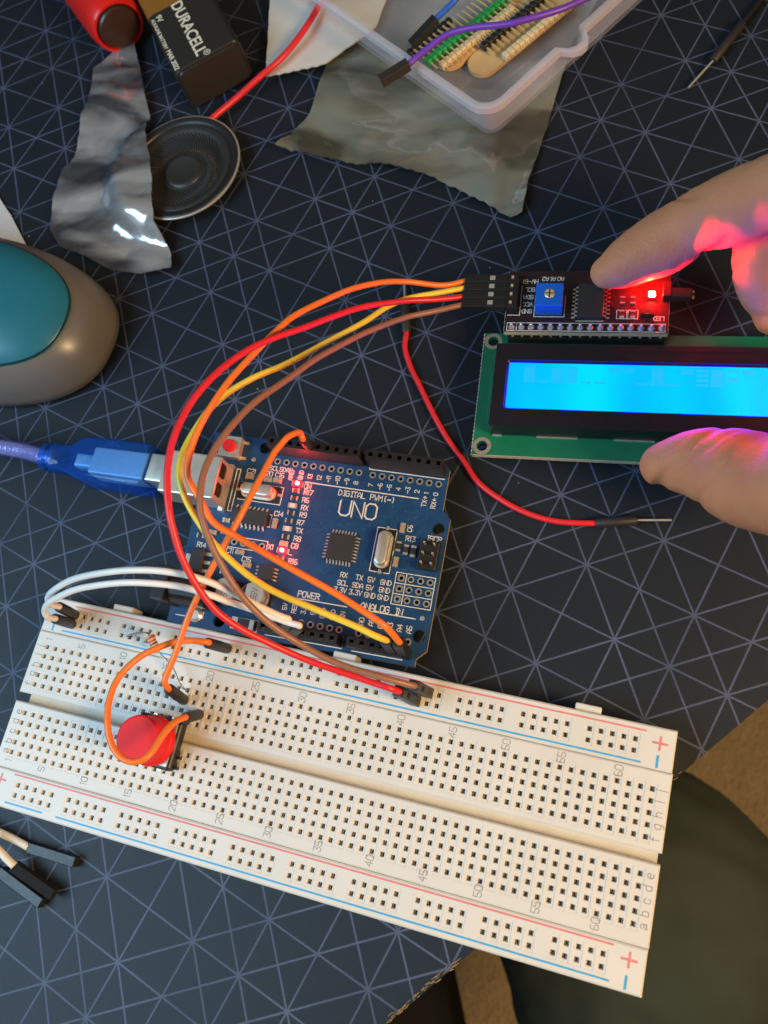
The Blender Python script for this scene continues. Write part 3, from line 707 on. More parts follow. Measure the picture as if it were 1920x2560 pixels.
# i2c board on pins above the top edge
M['pcbk'] = mat('black_solder_mask', (0.022, 0.011, 0.014), 0.35, bump=0.06)
IB = MB().prism([(6.0, 32.5), (47.6, 32.5), (47.6, 51.0), (6.0, 51.0)], 5.5, 7.0).build('interface_board', M['pcbk'], LC)
ib = MB(); 
for a, b_, n_ in (((6.0, 32.5), (47.6, 32.5), (0, -1)), ((6.0, 51.0), (6.0, 32.5), (-1, 0)), ((47.6, 32.5), (47.6, 51.0), (1, 0))): rough_edge(ib, a, b_, n_, 0.04, 0.9, 5.5, 6.98)
ib.build('board_edge', M['edge_w'], IB)
MB().box(6.6, 33.0, 0.05, 47.0, 35.3, 2.5).build('spacer', M['black'], IB)
for k in range(16):
    x = 7.95+2.54*k
    MB().cbox(x, 33.95, 2.5, 0.62, 0.62, 4.6).build('header_pin', M['gold'], IB)
    MB().lathe([(0.92, 7.02), (0.75, 7.25), (0.42, 7.7), (0.38, 8.5), (0.2, 8.75)], 12, (x, 33.95, 0)).build('solder_joint', M['tin'], IB, smooth=True)
def TI(txt, x, y, h): stroke_text(MB(), txt, x, y, h, math.pi, z=7.03).build('lettering', M['silk'], IB)
for t, x, y in (('HW-61', 11.8, 47.8), ('SCL', 11.9, 45.3), ('SDA', 11.6, 43.0), ('VCC', 11.6, 40.8), ('GND', 11.5, 38.7), ('A2', 15.7, 48.6), ('A1', 17.7, 48.6), ('A0', 19.7, 48.6), ('LED', 45.2, 36.8)): TI(t, x, y, 1.15)
def LI(*pts, w=0.2, closed=False): MB().ribbon(pts, w, 7.025, closed).build('printed_line', M['silk'], IB)
LI((6.7, 32.9), (46.9, 32.9), (46.9, 35.2), (6.7, 35.2), closed=True); LI((9.2, 32.9), (9.2, 35.2)); LI((6.6, 37.5), (9.7, 37.5), (9.7, 46.4))
LI((13.5, 43.6), (13.5, 37.1), (21.35, 37.1), (21.35, 43.4)); LI((24.5, 35.9), (31.5, 35.9))
LI((34.7, 36.7), (37.2, 36.7), (37.2, 39.2), (34.7, 39.2), closed=True); LI((37.5, 36.7), (40.0, 36.7), (40.0, 39.2), (37.5, 39.2), closed=True)
M['trim'] = mat('blue_trimmer', (0.004, 0.12, 0.62), 0.4, bump=0.08)
MB().box(13.9, 37.5, 7.0, 20.9, 44.2, 12.0).build('trimmer', M['trim'], IB, bev=0.2)
sc = MB().lathe([(1.35, 12.0), (1.35, 12.15), (1.2, 12.25), (0.01, 12.26)], 24, (17.5, 41.0, 0)).build('trimmer_screw', M['gold'], IB)
MB().cbox(17.5, 41.0, 12.2, 0.32, 2.5, 0.1).build('screw_slot', M['dark'], IB); MB().cbox(17.5, 41.0, 12.2, 2.5, 0.25, 0.09).build('screw_slot', M['dark'], IB)
for x in (15.8, 17.7, 19.6): MB().lathe([(0.7, 7.02), (0.5, 7.4), (0.01, 7.5)], 12, (x, 46.4, 0)).build('solder_pad', M['tin'], IB)
mb = MB(); mb.box(24.7, 36.1, 7.15, 31.4, 45.8, 9.2); mb.build('expander_chip', M['chip'], IB, bev=0.15, seg=1)
for k in range(8):
    y = 36.8+1.2*k
    for s, x in ((-1, 24.7), (1, 31.4)):
        p = MB(); p.box(min(x, x+s*0.6), y-0.22, 8.0, max(x, x+s*0.6), y+0.22, 8.2); p.box(min(x+s*0.55, x+s*1.5), y-0.22, 7.04, max(x+s*0.55, x+s*1.5), y+0.22, 7.25); p.box(min(x+s*0.5, x+s*0.7), y-0.22, 7.1, max(x+s*0.5, x+s*0.7), y+0.22, 8.18)
        p.build('chip_pin', M['tin'], IB)
for x, y in ((36.0, 37.9), (38.7, 37.9), (36.0, 42.0), (38.6, 42.0)):
    p = MB(); p.cbox(x, y, 7.05, 1.2, 2.0, 0.5); p.build('chip_resistor', M['chip'], IB)
    for s in (-1, 1): MB().cbox(x, y+s*0.85, 7.04, 1.25, 0.4, 0.56).build('end_cap', M['tin'], IB)
MB().box(41.1, 37.6, 7.05, 43.7, 39.3, 8.0).build('transistor', M['chip'], IB)
MB().cbox(43.2, 43.4, 7.05, 2.2, 1.5, 0.5).build('led_body', M['led_body'], IB); MB().cbox(43.2, 43.4, 7.56, 1.5, 1.35, 0.62).build('led_glow', M['red_led2'], IB)
MB().prism(rrect(42.2, 42.5, 44.2, 44.3, 0.15, 2), 7.56, 7.88, [rrect(42.42, 42.7, 43.98, 44.1, 0.1, 2)]).build('added_led_cup', M['led_body'], IB)  # wall added round the glowing core to cut its sideways light
MB().box(45.8, 42.0, 7.05, 47.9, 46.4, 9.4).build('jumper_base', M['black'], IB, bev=0.15)
MB().box(47.95, 41.8, 6.9, 53.0, 44.6, 9.3).build('jumper_cap', M['dark'], IB, bev=0.3)
for y in (42.4, 44.0): MB().box(53.0, y-0.3, 7.8, 53.5, y+0.3, 8.4).build('jumper_pin', M['gold'], IB)
MB().box(6.2, 38.3, 7.02, 9.0, 48.6, 9.6).build('pin_header', M['black'], IB, bev=0.15)
for y in (47.3, 44.76, 42.22, 39.68): MB().cbox(7.3, y, 9.6, 0.65, 0.65, 0.5).build('header_pin', M['gold'], IB)

# ------------------------------------------------------------------ wires
WR = 0.78
def round_head(par, base, top, r=1.32, name='plug'):
    base = Vector(base); top = Vector(top); d = (top-base).normalized()
    P = [base, base+d*0.3, base+(top-base)*0.5, top-d*0.35, top]
    return MB().tube(P, [r*0.86, r, r*1.03, r, r*0.85], 18).build(name, M['black_soft'], par, smooth='auto')
def square_head(par, base, top, w=2.5, name='plug'):
    base = Vector(base); top = Vector(top); d = (top-base).normalized()
    o = MB().bar(base, top, w, w, up=(0, 1, 0.05)).build(name, M['black'], par, bev=0.2)
    s = d.orthogonal().normalized()
    MB().bar(base.lerp(top, 0.62)+Vector((0, 0, 0)), base.lerp(top, 0.78), w+0.04, w*0.5, up=(0, 1, 0.05)).build('latch_window', M['dark'], o)
    return o
def pin(par, a, b_, r=0.3): return MB().rod(a, b_, r, n=8).build('pin', M['tin'], par)
def wire(par, pts, mt, r=WR):
    C_ = catmull(pts, 8); sd_ = random.random()*50
    for i in range(6, len(C_)-6):
        p = C_[i]; C_[i] = p+Vector((noise.noise(p/14+Vector((sd_, 0, 0))), noise.noise(p/14+Vector((0, sd_, 0))), noise.noise(p/14+Vector((0, 0, sd_)))))*0.28
    return MB().tube(C_, r, 14).build('insulation', mt, par, smooth=True)
def pix(L): return [at(u, v, z) for u, v, z in L]
GW = 'jumper wires'

def bundle(label, mt, uvz, ky, end_kind, base, toppx, hl, rz):
    o = empty('jumper_wire', (0, 0, 0), label=label, cat='wire', group=GW)
    a = lc(-5.6, ky, 8.4); 
    square_pl = MB().bar(lc(6.2, ky, 8.4), a, 2.46, 2.46).build('plug', M['black'], o, bev=0.18)
    MB().bar(lc(2.6, ky, 9.60), lc(1.2, ky, 9.60), 1.3, 0.16).build('contact_window', M['tin'], square_pl)
    top = reach(toppx[0], toppx[1], base, hl)
    if end_kind == 'r': round_head(o, base, top)
    else: square_head(o, base, top)
    pin(o, Vector(base)-(top-Vector(base)).normalized()*4.5, base)
    d = (top-Vector(base)).normalized()
    P = [a+(lc(0, 0)-lc(-1, 0))*1.5, a]+pix(uvz)+[top+d*0.2, top-d*2.0]
    wire(o, P, mt)
    return o
KY = (47.25, 44.75, 42.25, 39.75)
bundle('orange jumper wire looping from the interface board plug to pin A5', M['w_orange'],
  [(1105,712,16),(1020,704.5,20),(950,706,25),(873,724,31),(796,757,36),(738,787,40),(700,818,42.5),(636,884,46.5),(578,946,49),(532,1011,50.5),(497,1073,51),(474,1139,50.5),(468,1185,50),(478,1216,49),(501,1254,47.5),(533,1308,45),(598,1347,42.5),(677,1391,40),(751,1433,37),(825,1475,34),(900,1523,31),(960,1565,29)],
  KY[0], 'q', ar(64.0, 2.6, 7.6), (996, 1604), 11, 0)
bundle('yellow jumper wire looping from the interface board plug to pin A4', M['w_yellow'],
  [(1105,731.5,16),(1028,745,18.5),(970,766,21),(912,803,24.5),(835,847,29),(758,888,34),(700,917,37),(640,942,40),(578,977,42.5),(528,1019,44.5),(490,1069,45.5),(459,1123,46),(447.5,1169,46),(452,1210,45.5),(474,1266,43.5),(524,1347,40),(566,1393,37.5),(635,1449,34.5),(714,1493,32),(798,1528,30),(881,1563,28),(937,1589,27)],
  KY[1], 'q', ar(61.3, 2.6, 7.6), (966, 1600), 11, 0)
bundle('red jumper wire looping from the interface board plug to the breadboard rail', M['w_red'],
  [(1086,749,17),(1008,754.6,21),(912,766,28),(835,791,35),(758,820,41),(700,839.5,45.5),(640,865,49.5),(578,903,53),(521,953,56),(471,1015,58),(436,1088,59),(421,1158,59),(418.6,1216,58.5),(422.4,1274,57.5),(430,1318,56),(450,1384,53),(487,1458,49),(542,1528,44),(612,1579,39),(696,1621,33),(774,1653,29),(844,1677,26.5),(925,1704,24.5),(970,1718,24)],
  KY[2], 'q', (22.86, 21.27, 8.5), (996, 1728), 13.2, 0)
bundle('brown jumper wire looping from the interface board plug to the breadboard rail', M['w_brown'],
  [(1086,776,17),(1008,795,20.5),(931,824,26),(854,861,32),(777,905,38),(700,961,44),(640,1004,48),(586,1057,51),(540,1115,53),(513,1173,54),(503,1228,54),(503,1282,53),(524,1347,50.5),(552,1407,47.5),(584,1463,44),(626,1514,40),(682,1565,36),(747,1607,31.5),(825,1648,28),(890,1674,26.5),(960,1695,25.5)],
  KY[3], 'q', (25.4, 23.81, 8.5), (1033, 1713), 13.2, 0)

def two_head(name, label, mt, baseA, topA, LA, uvz, baseB, topB, LB, kindA='r', kindB='r'):
    o = empty('jumper_wire', (0, 0, 0), label=label, cat='wire', group=GW)
    tA = reach(*topA, baseA, LA); tB = reach(*topB, baseB, LB)
    for b_, t, k in ((baseA, tA, kindA), (baseB, tB, kindB)):
        (round_head if k == 'r' else square_head)(o, b_, t); d = (t-Vector(b_)).normalized(); pin(o, Vector(b_)-d*4.5, b_)
    dA = (tA-Vector(baseA)).normalized(); dB = (tB-Vector(baseB)).normalized()
    wire(o, [tA-dA*2, tA+dA*0.8]+pix(uvz)+[tB+dB*0.8, tB-dB*2], mt)
    return o
two_head('w', 'orange jumper wire running straight from the digital header down to breadboard row h', M['w_orange'],
  ar(29.4, 50.7, 7.6), (757, 1097), 9.5,
  [(749,1081,27.5),(735,1083,29.3),(718,1092,30.5),(700,1112,31.2),(681,1138,32),(640,1217,33.5),(607,1282,34),(570,1347,34),(533,1416,33.2),(500,1480,32),(463,1562,29.8),(436,1636,27.5),(416,1690,25.3),(412.5,1706,24.6)],
  (-35.56, 8.89, 8.5), (422, 1722), 13.5)
two_head('w', 'short orange jumper wire curling from the breadboard rail around the red button', M['w_orange'],
  (-27.94, 23.81, 8.5), (518, 1607), 13.5,
  [(455,1603,24),(405,1615,25.5),(347,1644,27.5),(297,1694,29.5),(274,1748,30.5),(268,1806,31),(277.8,1860,31),(304.8,1896,30.5),(339.5,1905,30),(374,1886,29),(409,1837,27),(436,1807,25)],
  (-30.48, 6.35, 8.5), (463, 1795), 13.0)
two_head('w', 'upper of the two white jumper wires arching from the breadboard corner', M['w_white'],
  (-73.66, 23.81, 8.5), (147, 1517), 13.5,
  [(127,1512,26.5),(120,1495,30),(137,1473,34.5),(186,1447,40),(270,1430,45),(366,1424,47.5),(443,1432,47),(510,1451,44),(575,1478,39.5),(630,1505,34),(680,1530,29),(705,1541,27.0)],
  ar(33.6, 2.6, 7.6), (722, 1549), 11, kindB='q')
two_head('w', 'lower of the two white jumper wires arching from the breadboard corner', M['w_white'],
  (-73.66, 21.27, 8.5), (137, 1546), 13.5,
  [(117,1541,26),(110,1525,29),(121,1507,32.5),(154,1488,36),(200,1472,39),(270,1460,42),(347,1456.6,43.5),(443,1465,42.5),(520,1484,39.5),(579,1505,35.5),(635,1525,31),(695,1547,26.8),(725,1557,25.3)],
  ar(36.1, 2.6, 7.6), (746, 1564), 11, kindB='q')

lw = empty('jumper_wire', label='loose red jumper wire with bare pins at both ends lying on the mat', cat='wire', group=GW)
A = [at(1010.5, 699, 1.5), at(1011, 745, 1.5), at(1016, 765, 1.5), at(1016, 832, 1.5)]
pin(lw, A[0], A[1]+(A[2]-A[1])*0.3, 0.32); round_head(lw, A[1]+(A[2]-A[1])*0.2, A[3])
Bq = [at(1679, 1300, 1.5), at(1592, 1300, 1.5), at(1489, 1308, 1.5)]
pin(lw, Bq[0], Bq[1], 0.32); round_head(lw, Bq[1], Bq[2])
wire(lw, [A[3].lerp(A[2], 0.2), A[3]]+pix([(1012.5,870,1.2),(1024,913,1.0),(1047,963,1.0),(1078,1028,1.0),(1116,1094,1.0),(1153,1145,1.0),(1196,1207,1.0),(1266,1258,1.0),(1336,1290,1.0),(1405,1306,1.2)])+[Bq[2], Bq[2].lerp(Bq[1], 0.2)], M['w_red'])

tw = empty('jumper_wire', label='black wire with a bare pin at the upper right of the mat', cat='wire', group=GW)
pin(tw, at(1721, 219, 1.4), at(1784, 150, 1.4), 0.32); round_head(tw, at(1782, 152, 1.5), at(1856, 58, 1.5))
wire(tw, pix([(1850, 66, 1.5), (1856, 58, 1.5), (1902, 0, 1.2), (1960, -75, 1.0)]), M['w_blackw'])

for lab, wp, hp, mt in (('upper of the cream wires with a black plug at the left edge below the breadboard', [(-60, 2055, 3), (0, 2081, 2.5), (72, 2118, 2)], ((74, 2118), (192, 2155)), M['w_cream']),
                    ('lower cream wire with a black plug at the left edge below the breadboard', [(-40, 2085, 7), (0, 2130, 6), (36, 2165, 4.5)], ((34, 2164), (136, 2236)), M['w_cream'])):
    o = empty('jumper_wire', label=lab, cat='wire', group=GW)
    zz = 1.5 if 'upper' in lab else 3.6
    wire(o, pix(wp), mt, 1.0); a, b_ = at(*hp[0], zz), at(*hp[1], zz-0.2 if zz < 2 else 2.6)
    q = MB().bar(a, b_, 2.6, 2.6).build('plug', M['dark'] if zz > 2 else M['black'], o, bev=0.2)
    MB().bar(b_.lerp(a, 0.02), b_+(b_-a).normalized()*0.03, 1.1, 1.1).build('socket_opening', M['dark'], q)
o = empty('jumper_wire', label='black plug lying lowest at the left edge below the breadboard', cat='wire', group=GW)
MB().bar(at(2, 2178, 1.5), at(108, 2258, 1.5), 2.6, 2.6).build('plug', M['black'], o, bev=0.2); wire(o, pix([(-70, 2130, 1.5), (-30, 2162, 1.5), (-10, 2178, 1.5)]), M['w_blackw'])

# ------------------------------------------------------------------ push button and resistor
PB = empty('push_button', (-38.2, -2.3, ZB), label='large round red push button with black base plugged into the breadboard', cat='button')
MB().box(-6.1, -6.1, 0.6, 6.1, 6.1, 4.2).build('base', M['black'], PB, bev=0.9, seg=3)
MB().box(-5.2, -5.2, 4.2, 5.2, 5.2, 4.5).build('top_plate', M['steel'], PB, bev=0.3)
MB().lathe([(5.95, 4.8), (6.1, 5.0), (6.1, 6.2), (5.85, 6.6), (5.5, 6.9), (5.5, 12.6), (5.42, 12.9), (5.2, 13.08), (4.95, 13.12), (4.8, 13.12), (0.01, 13.12)], 48).build('cap', M['red_cap'], PB, smooth='auto')
for sx, sy in ((-1, -1), (1, -1), (-1, 1), (1, 1)):
    q = MB(); q.cbox(sx*2.54, sy*6.3, -3.0, 1.0, 0.35, 5.5); q.build('leg', M['tin'], PB)
for y in (-2.5, -5.0): MB().box(6.1, y-0.4, 0.7, 6.9, y+0.4, 2.2).build('moulded_peg', M['black'], PB)

rs = empty('resistor', label='small banded resistor bridging the breadboard rail and row i', cat='resistor')
r0, r1 = at(373, 1589, 14.0), at(396, 1630, 12.5)
M['rbody'] = mat('beige_resistor', (0.62, 0.42, 0.22), 0.4)
dv = (r1-r0).normalized(); L = (r1-r0).length
prof = [(0.0, 0.5), (0.02, 1.05), (0.12, 1.25), (0.22, 1.2), (0.3, 1.0), (0.7, 1.0), (0.78, 1.2), (0.88, 1.25), (0.98, 1.05), (1.0, 0.5)]
MB().tube([r0+dv*(L*t) for t, _ in prof], [r for _, r in prof], 16).build('body', M['rbody'], rs, smooth=True)
for t, c in ((0.15, (0.5, 0.05, 0.03)), (0.34, (0.5, 0.05, 0.03)), (0.5, (0.12, 0.03, 0.10)), (0.84, (0.62, 0.36, 0.06))):
    rad = 1.27 if t < 0.2 or t > 0.8 else 1.03
    MB().rod(r0+dv*(L*(t-0.045)), r0+dv*(L*(t+0.045)), rad, n=16).build('band', mat('band', c, 0.4), rs)
M['lead'] = mat('tinned_lead', (0.45, 0.42, 0.36), 0.35, metal=0.8)
MB().tube(catmull([Vector((-55.88, 21.27, 5)), Vector((-55.88, 21.27, 9.5)), at(340, 1584, 12), at(366, 1582, 13.6), r0, r0+dv*0.5]), 0.26, 8).build('lead', M['lead'], rs, smooth=True)
MB().tube(catmull([r1-dv*0.5, r1, at(415, 1650, 12.2), at(433, 1672, 12.0), at(446, 1702, 11.6), at(457, 1718, 11.0), Vector((-35.7, 11.5, 9.3)), Vector((-35.56, 11.43, 5))]), 0.26, 8).build('lead', M['lead'], rs, smooth=True)

# ------------------------------------------------------------------ usb cable
UC = empty('usb_cable', label='translucent blue USB plug and shielded cable coming in from the left edge', cat='cable')
M['blue_clear'] = film('translucent_blue_pvc', (0.02, 0.16, 0.70), 0.08, 0.78, (0.46, 0.71, 1.0), spec=1.0)
M['braid'] = mat('braided_shield', (0.68, 0.70, 0.92), 0.25, metal=0.5, var=0.6, scale=700, bump=0.9, bscale=900)
M['shield'] = mat('grey_shield', (0.70, 0.74, 0.72), 0.35, metal=0.2, bump=0.05)
# plug axis in world mm: runs from the cable at left to the port
pA = Vector((-60.2, 65.6, 14.6)); pB = Vector((-97.0, 65.3, 12.0))
ax = (pA-pB).normalized(); sy = Vector((-ax.y, ax.x, 0)).normalized(); sz = ax.cross(sy)*1.0
def sect(t, w, h, r, n=5):
    c = pA.lerp(pB, t); return [c+sy*p[0]+sz*p[1] for p in rrect(-w, -h, w, h, min(r, w-0.01, h-0.01), n)]
body = [(0.0, 4.6, 4.2, 1.2), (0.02, 6.2, 5.2, 1.4), (0.12, 6.5, 5.4, 1.6), (0.58, 6.4, 5.3, 1.8), (0.66, 5.4, 4.8, 2.0), (0.72, 4.3, 4.0, 2.4), (0.84, 3.9, 3.6, 2.6), (0.86, 4.2, 3.9, 3.0), (0.90, 4.2, 3.9, 3.0),
        (0.91, 3.4, 3.2, 3.0), (0.94, 3.4, 3.2, 3.0), (0.95, 4.1, 3.8, 3.2), (0.99, 4.1, 3.8, 3.2), (1.0, 3.4, 3.2, 3.0)]
MB().loft([sect(*b_) for b_ in body]).build('overmould', M['blue_clear'], UC, smooth='auto')
MB().loft([sect(t, 3.9, 3.5, 0.6) for t in (0.03, 0.50)]).build('shield_box', M['shield'], UC, smooth='auto')
MB().loft([sect(t, 2.0, 1.8, 0.8) for t in (0.51, 0.68)]).build('crimp', M['shield'], UC, smooth='auto')
MB().loft([sect(t, 4.0, 3.7, 0.6) for t in (-0.30, -0.003)]).build('metal_shell', M['steel'], UC, smooth='auto')
cab = catmull([pB+ax*3, pB, at(60, 1128, 9.5), at(0, 1117, 8), at(-80, 1100, 5), at(-240, 1060, 3.2)], 8)
MB().tube(cab, 2.6, 18).build('jacket', film('clear_purple_jacket', (0.25, 0.25, 0.7), 0.12, 0.75, (0.75, 0.75, 1.0)), UC, smooth=True)
MB().tube(cab, 2.1, 14).build('braid', M['braid'], UC, smooth=True)

# ------------------------------------------------------------------ mouse
MC = Vector((-155.3, 109.0, 0)); MR = -0.043
MS = empty('computer_mouse', MC, (0, 0, MR), label='rounded grey computer mouse with a teal top, cut by the left edge', cat='mouse')
HX, HY, HZ = 60.0, 27.7, 26.0
def mh(x, y):
    rho = ((abs(x)/HX)**2.5+(abs(y)/HY)**2.5)**(1/2.5)
    return HZ*max(0.0, 1-min(1, rho)**2.9)**(1/2.3)
rings = []
for k in range(0, 49):
    s = 1-(k/48)**1.6 if k < 48 else 0.004
    ringp = []
    for i in range(72):
        t = 2*math.pi*i/72; c, s_ = math.cos(t), math.sin(t)
        R_ = (abs(c)**2.5+abs(s_)**2.5)**(-1/2.5)
        x, y = HX*R_*c*s, HY*R_*s_*s; ringp.append((x, y, 2.0+mh(x, y)))
    rings.append(ringp)
under = [(p[0]*0.94, p[1]*0.93, 0.3) for p in rings[0]]
M['mgrey'] = mat('satin_grey_plastic', (0.150, 0.138, 0.130), 0.33, spec=0.5, var=0.05, scale=200)
M['mteal'] = mat('satin_teal_plastic', (0.012, 0.135, 0.185), 0.38, spec=0.5, var=0.05, scale=200)
MB().loft([under]+rings).build('body', M['mgrey'], MS, smooth=True)
pr = []
for k in range(0, 33):
    s = 1-(k/32)**1.3 if k < 32 else 0.005
    rp = []
    for i in range(64):
        t = 2*math.pi*i/64; c, s_ = math.cos(t), math.sin(t); R_ = (abs(c)**2.5+abs(s_)**2.5)**(-1/2.5)
        x, y = 8+45.5*R_*c*s, -1.0+21.5*R_*s_*s; rp.append((x, y, 2.0+mh(x, y)+(0.45 if k else -0.3)))
    pr.append(rp)
MB().loft(pr, caps=False).build('top_panel', M['mteal'], MS, smooth=True)
MB().tube(pr[1]+pr[1][:1], 0.28, 6, caps=False).build('seam', M['dark'], MS, smooth=True)

# ------------------------------------------------------------------ speaker
SP = empty('speaker', (-92.6, 172.5, 0), label='round black speaker with a paper cone and red lead half under the silver bag', cat='speaker')
M['cone'] = mat('black_cone', (0.024, 0.024, 0.022), 0.42, bump=0.15)
MB().lathe([(12.5, 0.1), (14.0, 0.4), (20.1, 3.7), (20.45, 4.0), (20.4, 4.4), (20.1, 4.55), (19.4, 4.5), (19.0, 4.3)], 72, caps=False).build('frame', M['steel'], SP, smooth='auto')
MB().lathe([(20.1, 4.4), (19.6, 4.85), (17.9, 4.8), (17.4, 4.4), (17.2, 3.9)], 72, caps=False).build('gasket', M['black'], SP, smooth='auto')
MB().lathe([(17.3, 3.95), (16.2, 4.6), (15.0, 3.9), (12.5, 3.2), (7.2, 2.1), (6.9, 2.4), (6.6, 2.2)], 96, caps=False).build('cone', M['cone'], SP, smooth=True)
MB().lathe([(6.7, 2.2), (6.3, 2.75), (5.2, 2.95), (4.6, 2.7), (2.0, 2.45), (0.01, 2.4)], 48, caps=False).build('dust_cap', M['cone'], SP, smooth=True)
for k in range(60):
    t = 2*math.pi*k/60
    a = Vector((7.6*math.cos(t), 7.6*math.sin(t), 2.28)); b_ = Vector((14.2*math.cos(t+0.5), 14.2*math.sin(t+0.5), 3.75))
    c = Vector((10.8*math.cos(t+0.2), 10.8*math.sin(t+0.2), 2.95))
    MB().tube([a, c, b_], 0.13, 5).build('cone_rib', M['cone'], SP, smooth=True)
SPo = Vector((-92.6, 172.5, 0))
MB().tube(catmull([p-SPo for p in pix([(515,315,3.5),(534,293,3.0),(590,246,3.2),(650,192,5.0),(701,148,6.2),(752,87,6.6),(796,15,6.0),(830,-70,5)])]), 1.05, 12).build('red_lead', M['w_red'], SP, smooth=True)

# ------------------------------------------------------------------ battery
bd = Vector((0.617, -0.787, 0)).normalized(); bu = Vector((-bd.y, bd.x, 0))      # along the cell, across it
bu = Vector((0.787, 0.617, 0)).normalized()
BTo = (at(436, 184, 16.0)+at(593, 96, 16.0))/2; BTo.z = 0
BT = empty('battery', BTo, (0, 0, math.atan2(bd.y, bd.x)), label='black and copper nine volt battery lying beside the red handle', cat='battery')
Wb, Hb, Lb = 11.9, 16.0, 47.0
M['batblack'] = mat('black_battery_label', (0.022, 0.021, 0.018), 0.34, bump=0.05)
M['copper'] = mat('copper_battery_label', (0.46, 0.20, 0.035), 0.33, metal=0.5, bump=0.05)
def bsec(x, g=0.0): return [(x, p[0], p[1]) for p in rrect(-Wb+g, 0.1+g, Wb-g, Hb-g, 2.2, 5)]
MB().loft([bsec(-29), bsec(-0.5), bsec(0, 0.4)]).build('body', M['batblack'], BT, smooth='auto')
MB().loft([bsec(-Lb, 0.4), bsec(-Lb+0.5), bsec(-29.02)]).build('copper_end', M['copper'], BT, smooth='auto')
MB().loft([[(0.02, p[1], p[2]) for p in bsec(0, 0.9)], [(0.5, p[1], p[2]) for p in bsec(0, 1.1)]]).build('end_plate', mat('dark_brown_end', (0.028, 0.023, 0.019), 0.4, bump=0.1), BT)
for s in (-1, 1): MB().rod((-Lb, s*6, 8), (-Lb-2.5, s*6, 8), 3.2, n=18).build('terminal', M['tin'], BT)
def font_text(txt, size, M4, mt, par, name='lettering', bold=0.0):
    cu = bpy.data.curves.new('txt', 'FONT'); cu.body = txt; cu.size = size*MM; cu.offset = bold*MM; cu.extrude = 0.00001
    o = bpy.data.objects.new('txt', cu); COL.objects.link(o)
    dg = bpy.context.evaluated_depsgraph_get(); me = bpy.data.meshes.new_from_object(o.evaluated_get(dg))
    bpy.data.objects.remove(o); me.materials.clear(); me.materials.append(mt)
    q = bpy.data.objects.new(name, me); COL.objects.link(q); q.parent = par; q.matrix_local = M4
    return q
M['cream_ink'] = mat('cream_ink', (0.74, 0.70, 0.55), 0.4)
def bat_text(txt, size, x, y, bold): font_text(txt, size, Matrix.Translation(Vector((x*MM, y*MM, (Hb+0.03)*MM))), M['cream_ink'], BT, bold=bold)
bat_text('DURACELL', 5.6, -29.2, -2.6, 0.12); bat_text('\u00ae', 3.2, -2.6, -0.2, 0.02)
bat_text('9V', 2.9, -27.5, -9.0, 0.06); bat_text('ALKALINE BATTERY', 1.75, -27.0, -10.9, 0.04); bat_text('MAR 2022', 2.3, -10.6, -10.9, 0.06)

# ------------------------------------------------------------------ red handle
rdir = Vector((0.72, -0.69, 0)).normalized()
RHo = Vector((-131.0, 224.0, 10.2))
RH = empty('tool_handle', RHo, (0, 0, math.atan2(rdir.y, rdir.x)), label='red plastic tool handle with a dark round end behind the battery', cat='tool')
def hsec(x, r): return [(x, r*math.cos(2*math.pi*k/36), r*math.sin(2*math.pi*k/36)) for k in range(36)]
M['red_pl'] = mat('glossy_red_plastic', (0.70, 0.016, 0.012), 0.3, bump=0.04)
MB().loft([hsec(-80, 9.2), hsec(-20, 9.9), hsec(-6, 9.9), hsec(-1.5, 9.5), hsec(-0.2, 8.8), hsec(-0.2, 8.0), hsec(-2.0, 7.6)]).build('grip', M['red_pl'], RH, smooth='auto')
MB().loft([hsec(-1.9, 7.5), hsec(-0.6, 7.4), hsec(0.6, 6.6), hsec(0.9, 4.0), hsec(0.95, 0.1)]).build('end_cap', mat('dark_brown_plastic', (0.05, 0.022, 0.014), 0.35, bump=0.1), RH, smooth='auto')

# ------------------------------------------------------------------ bags and paper
def sheet(name, outline, zf, mt, res=1.6, thick=0.4, serr=(), seed=0):
    rr = random.Random(seed); O = []
    n = len(outline)
    for i in range(n):
        a = Vector(outline[i]); b_ = Vector(outline[(i+1) % n]); L = (b_-a).length; k = max(1, int(L/res))
        nn = Vector((b_.y-a.y, a.x-b_.x)).normalized() if L > 0 else Vector((0, 0))
        for j in range(k):
            p = a.lerp(b_, j/k)
            p += nn*((0.35*(j % 2)) if i in serr else rr.uniform(-0.12, 0.12))
            O.append(p)
    xs = [p.x for p in O]; ys = [p.y for p in O]
    pts = list(O); edges = [(i, (i+1) % len(O)) for i in range(len(O))]
    def inside(p):
        c = False; j = len(O)-1
        for i in range(len(O)):
            if (O[i].y > p.y) != (O[j].y > p.y) and p.x < (O[j].x-O[i].x)*(p.y-O[i].y)/(O[j].y-O[i].y)+O[i].x: c = not c
            j = i
        return c
    y = min(ys)
    while y < max(ys):
        x = min(xs)
        while x < max(xs):
            p = Vector((x+rr.uniform(-.3, .3)*res, y+rr.uniform(-.3, .3)*res))
            if inside(p) and min((p-q).length for q in O) > res*0.5: pts.append(p)
            x += res
        y += res
    r = delaunay_2d_cdt(pts, edges, [], 1, 1e-5)
    mb = MB(); mb.add([(p.x, p.y, zf(p.x, p.y)) for p in r[0]], r[2])
    o = mb.build(name, mt, smooth=True)
    sol = o.modifiers.new('thickness', 'SOLIDIFY'); sol.thickness = thick*MM; sol.offset = 1; sol.use_rim = False
    return o
